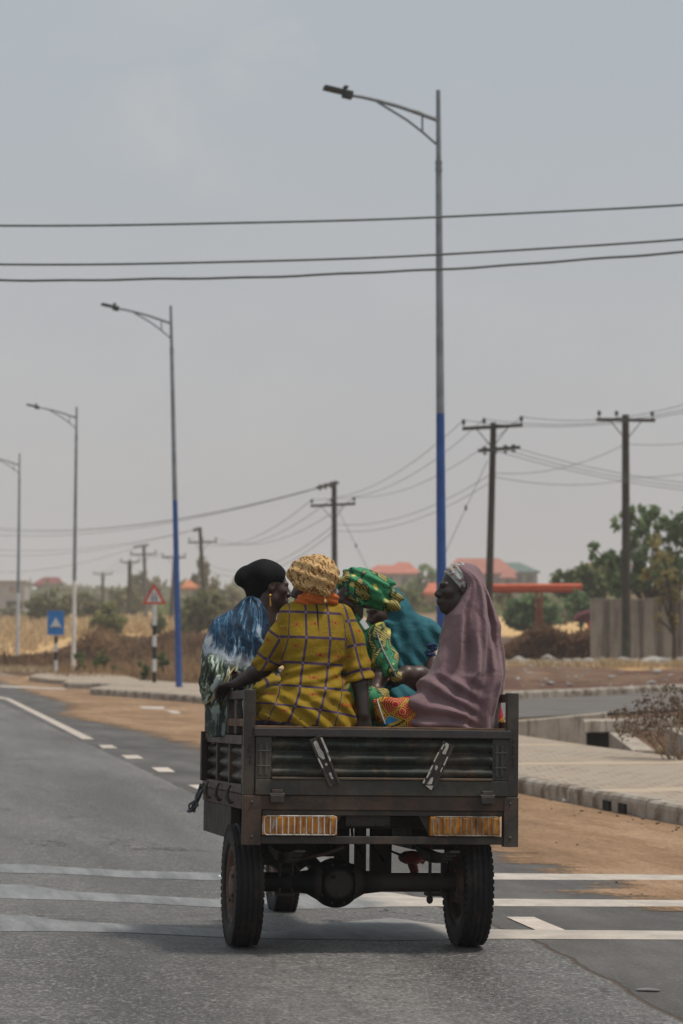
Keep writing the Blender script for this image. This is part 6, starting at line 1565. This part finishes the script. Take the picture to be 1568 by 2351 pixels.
# --- dead shrub at the right edge
ds = empty('dead_shrub', at(1560, 1752, 33.5), 'leafless brown dead shrub at the right edge of the pavement', 'shrub'); r = random.Random(21); tw = MB(); tips = []
def grow(p, d, L, rad, lvl):
    q = p+d*L; tw.tube([p, (p+q)/2+V3(r.uniform(-1, 1), r.uniform(-1, 1), r.uniform(-1, 1))*L*.06, q], [rad, rad*.85, rad*.65], 5, cap=False)
    if lvl == 0: tips.append(q); return
    for k in range(r.choice((2, 3, 3))):
        nd = nrm(d+V3(r.gauss(0, .45), r.gauss(0, .45), r.gauss(.05, .3))); grow(q, nd, L*r.uniform(.6, .85), rad*.62, lvl-1)
    if lvl < 3: tips.append(q)
for k in range(13):
    a = r.uniform(0, 6.28); grow(V3(r.uniform(-.1, .1), r.uniform(-.1, .1), -.05), nrm(V3(math.cos(a)*.75-.2, math.sin(a)*.5, 1)), r.uniform(.30, .42), .010, 3)
tw.build('twigs', surf('dry_twig', (.30, .215, .145), (.20, .135, .09), 20, 3, .9, 0), ds)
rs = np.random.RandomState(4); v = []; f = []; lv = []
for q in tips:
    for j in range(3):
        p = q+rs.normal(size=3)*.02; a = rs.normal(size=3); a /= np.linalg.norm(a); b = rs.normal(size=3); b -= a*(a@b); b /= np.linalg.norm(b); s_ = rs.uniform(.012, .03); k = len(v); v += [p-a*s_, p+b*s_*.7, p+a*s_, p-b*s_*.7]; f.append((k, k+1, k+2, k+3)); lv += [(rs.rand()*.7, 0, 0)]*4
o = mesh('dry_leaves', v, f, LM['twiggy'], ds); attr3(o, 'lv', lv)
# --- concrete panel wall
YW = 105; x0, x1 = at(1356, 1446, YW)[0], at(1900, 1446, YW)[0]; zt = at(1356, 1378, YW)[2]; zb = .2
wl = empty('concrete_wall', (x0, YW, .5), 'bare grey concrete panel wall with pilasters at right', 'wall'); wb = V3(x0, YW, .5)
def m_wall():
    n = NT('raw_concrete_wall'); o = n.co('Object'); x, y, z = n.sep(o)
    col = n.ramp(n.noise(o, .9, 6, .65), [(.3, (.235, .21, .18)), (.55, (.33, .30, .26)), (.75, (.41, .375, .33))])
    col = n.mix(n.math('MULTIPLY', n.step(n.noise(n.map(o, scale=(2.5, 1, .3)), 1.4, 5, .6), .48, .62), .5), col, (.11, .09, .075))
    return n.out(col, .9, n.bump(n.noise(o, 12, 4), .3, .02), .2)
MWALL = m_wall(); MPIL = surf('gap_dark_pilaster', (.15, .13, .11), (.10, .085, .072), 2, 5, .9, .2)  # pilasters coloured dark to stand in for narrow dark gaps between panels
mb = MB(); mb.bb(x0-wb[0], x1-wb[0], 0, .18, zb-wb[2], zt-wb[2]); mb.build('panels', MWALL, wl)
for px in (1395, 1433, 1473, 1516, 1560, 1604, 1648, 1692):
    xx = at(px, 1446, YW)[0]-wb[0]; m_ = MB(); m_.bb(xx-.06, xx+.06, -.10, .0-.002, zb-wb[2], zt-wb[2]+.01); m_.build('pilaster', MPIL, wl, .01)
mb = MB(); mb.bb(x0-wb[0]-.05, x1-wb[0], -.04, .22, zt-wb[2]+.012, zt-wb[2]+.06); mb.build('coping', MWALL, wl, .01)
# --- orange gantry
MO = surf('orange_paint', (.62, .10, .025), (.52, .08, .02), 3, 4, .5, .05); MO2 = surf('red_orange_post', (.42, .06, .02), (.34, .05, .02), 3, 4, .5, 0)
YO = 131; gb = at(1238, 1436, YO); gb[2] = terr(gb[0], YO); og = empty('orange_gantry', gb, 'orange T shaped beam on two thin posts', 'gantry')
a, b = at(1110, 1351, YO)-gb, at(1336, 1350, YO)-gb; mb = MB(); sec = [(-.21, -.12), (-.21, .12), (-.13, .20), (.06, .21), (.19, .14), (.21, 0), (.16, -.16), (0, -.21)]
mb.prism([V3(a[0], 0, a[2])+V3(0, y, z) for z, y in [(q[1], q[0]) for q in sec]], (b[0]-a[0], 0, b[2]-a[2])); mb.build('beam', MO, og, .03)
for px in (1232, 1243): p = at(px, 1361, YO)-gb; m_ = MB(); m_.tube([V3(p[0], 0, -.1), V3(p[0], 0, p[2])], .055, 10); m_.build('post', MO2, og)
mb = MB(); mb.box((0, -.1, .12), (.5, .3, .24)); mb.build('plinth', MG_WHITE, og)
YT = 125; p = at(1345, 1412, YT); tp = empty('tarpaulin', (p[0], YT, terr(p[0], YT)), 'dark red tarpaulin hung with an orange cloth at the end of the wall', 'tarpaulin'); tb_ = np.array(tp.location)
q = [at(*k, YT)-tb_ for k in ((1318, 1425), (1330, 1412), (1362, 1402), (1372, 1416), (1352, 1432))]; mb = MB(); mb.prism(q, (0, 1.2, .1)); mb.build('sheet', surf('maroon_tarp', (.12, .022, .028), (.08, .016, .02), 4, 4, .7, .2), tp, .03)
q = [at(*k, YT-.1)-tb_ for k in ((1349, 1428), (1361, 1426), (1361, 1460), (1348, 1460))]; mb = MB(); mb.prism(q, (0, .05, 0)); mb.build('cloth', MO, tp)
mb = MB(); mb.tube([V3(.1, 0, -.1), V3(.1, 0, .9)], .04, 8); mb.tube([V3(.5, .8, -.1), V3(.5, .8, 1.0)], .04, 8); mb.build('support', M_BARK, tp)
# --- houses
def roofmat(name, c): 
    n = NT(name); o = n.co('Object'); x, y, z = n.sep(o); rb = n.math('SINE', n.math('MULTIPLY', z, 26))
    col = n.mix(n.step(n.noise(o, .7, 5, .6), .35, .65), c, tuple(q*.75 for q in c)); col = n.mix(n.math('MULTIPLY', n.step(rb, .2, .9), .25), col, tuple(q*.55 for q in c)); return n.out(col, .8, None, .2)
RF_RED, RF_PINK, RF_GRN, RF_MAR = roofmat('terracotta_sheet_roof', (.52, .17, .115)), roofmat('faded_red_roof', (.44, .165, .125)), roofmat('green_sheet_roof', (.11, .19, .165)), roofmat('maroon_roof', (.23, .065, .06))
WCRM, WGRY = surf('cream_render', (.42, .36, .27), (.34, .29, .22), .6, 4, .9, .1), surf('grey_block_wall', (.30, .275, .245), (.24, .22, .195), .6, 4, .9, .1)
M_WIN = surf('dark_window', (.03, .035, .04), (.045, .05, .055), 2, 2, .3, 0)
def house(label, Y, body, roof, wallm, roofm, wins=(), name='house', gable=False, depth=9):
    """body = (pxl, pxr, py_eave, py_base); roof = (pxl, pxr, ridge_l, ridge_r, py_ridge)"""
    xl, xr = at(body[0], 1446, Y)[0], at(body[1], 1446, Y)[0]; ze, zb_ = at(0, body[2], Y)[2], at(0, body[3], Y)[2]; g = V3((xl+xr)/2, Y, min(zb_, terr((xl+xr)/2, Y)))
    o = empty(name, g, label, 'house', 'far houses'); mb = MB(); mb.bb(xl-g[0], xr-g[0], 0, depth, -1, ze-g[2]); mb.build('wall', wallm, o)
    rx = [at(q, 1446, Y)[0]-g[0] for q in roof[:4]]; zr = at(0, roof[4], Y)[2]-g[2]; e = ze-g[2]; ov = .6
    v = [(rx[0], -ov, e), (rx[1], -ov, e), (rx[1], depth+ov, e), (rx[0], depth+ov, e), (rx[2], depth*.5, zr), (rx[3], depth*.5, zr)]
    v += [(p[0], p[1], p[2]-.25) for p in v[:4]]
    mb = MB(); mb.add(v, [(0, 1, 5, 4), (1, 2, 5), (2, 3, 4, 5), (3, 0, 4), (6, 7, 1, 0), (7, 8, 2, 1), (8, 9, 3, 2), (9, 6, 0, 3), (9, 8, 7, 6)]); mb.build('roof', roofm, o)
    for (a, b, c, d) in wins:
        A0, B0 = at(a, c, Y)-g, at(b, d, Y)-g; m_ = MB(); m_.bb(A0[0], B0[0], -.06, .02, B0[2], A0[2]); w_ = m_.build('window', M_WIN, o); m2 = MB(); m2.bb(A0[0]-.12, B0[0]+.12, -.14, -.062, B0[2]-.16, B0[2]-.002); m2.build('sill', wallm, w_)
    return o
house('wide house with faded terracotta roof left of the dark tree', 480, (842, 962, 1316, 1385), (832, 968, 868, 948, 1296), WCRM, RF_RED, [(862, 878, 1325, 1345), (890, 902, 1325, 1345), (922, 938, 1325, 1345)])
house('raised hipped gable rising from the terracotta roof', 484, (884, 955, 1318, 1380), (872, 966, 915, 940, 1289), WCRM, RF_RED, [])
house('large house with faded pink red roof behind the mauve shawl', 470, (1040, 1176, 1316, 1395), (1022, 1190, 1052, 1150, 1280), WGRY, RF_PINK, [(1068, 1080, 1330, 1348), (1098, 1110, 1330, 1348)])
house('two storey house with green roof right of the leaning pole', 474, (1150, 1234, 1312, 1395), (1140, 1240, 1160, 1196, 1290), WGRY, RF_GRN, [(1158, 1170, 1324, 1340), (1186, 1198, 1320, 1338), (1208, 1224, 1320, 1338)])
house('small gabled wing in front of the green roofed house', 466, (1150, 1182, 1326, 1395), (1146, 1188, 1166, 1168, 1304), WGRY, RF_PINK, [(1160, 1172, 1330, 1346)], depth=5)
house('far house with maroon roof above the left bushes', 450, (84, 132, 1342, 1380), (72, 136, 92, 128, 1324), WCRM, RF_MAR, [])
house('hut with bright orange domed roof right of the blue lamp', 380, (420, 456, 1349, 1385), (410, 464, 428, 446, 1330), WCRM, roofmat('orange_roof', (.60, .20, .08)), [], 'hut', depth=5)
house('low shelter with orange roof beside the tallest lamp', 260, (978, 1008, 1360, 1385), (972, 1014, 986, 1004, 1337), WGRY, roofmat('coral_roof', (.55, .17, .10)), [], 'shelter', depth=4)
house('small house with pink roof behind the big tree', 210, (1462, 1492, 1350, 1390), (1456, 1498, 1466, 1486, 1330), WCRM, RF_PINK, [], depth=4)
house('yellow walled house behind the light green tree', 300, (1352, 1440, 1297, 1380), (1346, 1450, 1360, 1436, 1290), surf('yellow_render', (.42, .36, .14), (.34, .29, .11), .6, 4, .9, .1), RF_PINK, [])
Yg = 340; g = at(30, 1400, Yg); gt = empty('gatehouse', (g[0], Yg, terr(g[0], Yg)), 'pale grey gatehouse with dark opening and faded round emblem at the left edge', 'gatehouse'); gb = np.array(gt.location)
def gbox(a, b, c, d, y0, y1): p, q = at(a, d, Yg)-gb, at(b, c, Yg)-gb; m_ = MB(); m_.bb(p[0], q[0], y0, y1, p[2], q[2]); return m_
MGT = surf('pale_grey_render', (.36, .37, .39), (.30, .31, .33), .5, 4, .85, .1)
gbox(-120, 57, 1337, 1425, 0, 5).build('wall', MGT, gt); gbox(15, 51, 1380, 1398, -.08, -.005).build('opening', M_WIN, gt); gbox(-125, 61, 1333, 1336.5, -.3, 5.3).build('parapet', MGT, gt)
m_ = MB(); c = at(29, 1353, Yg)-gb; m_.lathe([(0, .06), (.42, .06), (.42, 0)], (c[0], -.005, c[2]), (0, -1, 0), 24); m_.lathe([(0, .075), (.28, .075), (.28, .061)], (c[0], -.005, c[2]), (0, -1, 0), 24); m_.build('emblem', surf('faded_pink_emblem', (.34, .27, .27), (.30, .25, .26), 2, 3, .8, 0), gt)
for (a, b, c, d, Y, col, lab) in ((952, 1012, 1410, 1428, 200, (.55, .52, .48), 'long white low wall between teal hijab and blue pole'), (1000, 1110, 1406, 1424, 215, (.5, .47, .43), 'pale low wall behind the mauve shawl'), (490, 560, 1374, 1388, 290, (.5, .46, .42), 'pale low wall behind the tie-dyed shoulder')):
    p, q = at(a, d, Y), at(b, c, Y); g = V3(p[0], Y, terr(p[0], Y)); m_ = MB(); n_ = max(2, int((q[0]-p[0])/2.4))
    m_.bb(0, q[0]-p[0], 0, .25, -.3, q[2]-g[2]); w_ = m_.build('low_wall', surf('whitewash_%d' % a, col, tuple(k*.8 for k in col), 1, 4, .85, .1)); w_.location = tuple(g); tag(w_, lab, 'wall')
    m_ = MB(); m_.bb(-.05, q[0]-p[0]+.05, -.05, .30, q[2]-g[2]+.002, q[2]-g[2]+.10); m_.build('coping', WCRM, w_)
# ------------------------------------------------------------------ dusty air
mb = MB(); mb.bb(-2700, 2700, -60, 3100, -4, 24); hz_ = mb.build('haze', None); hz_.data.materials.clear()
hm = bpy.data.materials.new('dusty_air'); hm.use_nodes = True; ht = hm.node_tree
for n_ in list(ht.nodes):
    if n_.type == 'BSDF_PRINCIPLED': ht.nodes.remove(n_)
vol = ht.nodes.new('ShaderNodeVolumePrincipled'); vol.inputs['Color'].default_value = (.92, .90, .90, 1); vol.inputs['Density'].default_value = .0006; vol.inputs['Anisotropy'].default_value = 0
ht.links.new(vol.outputs[0], ht.nodes['Material Output'].inputs['Volume']); hz_.data.materials.append(hm); hz_['kind'] = 'stuff'
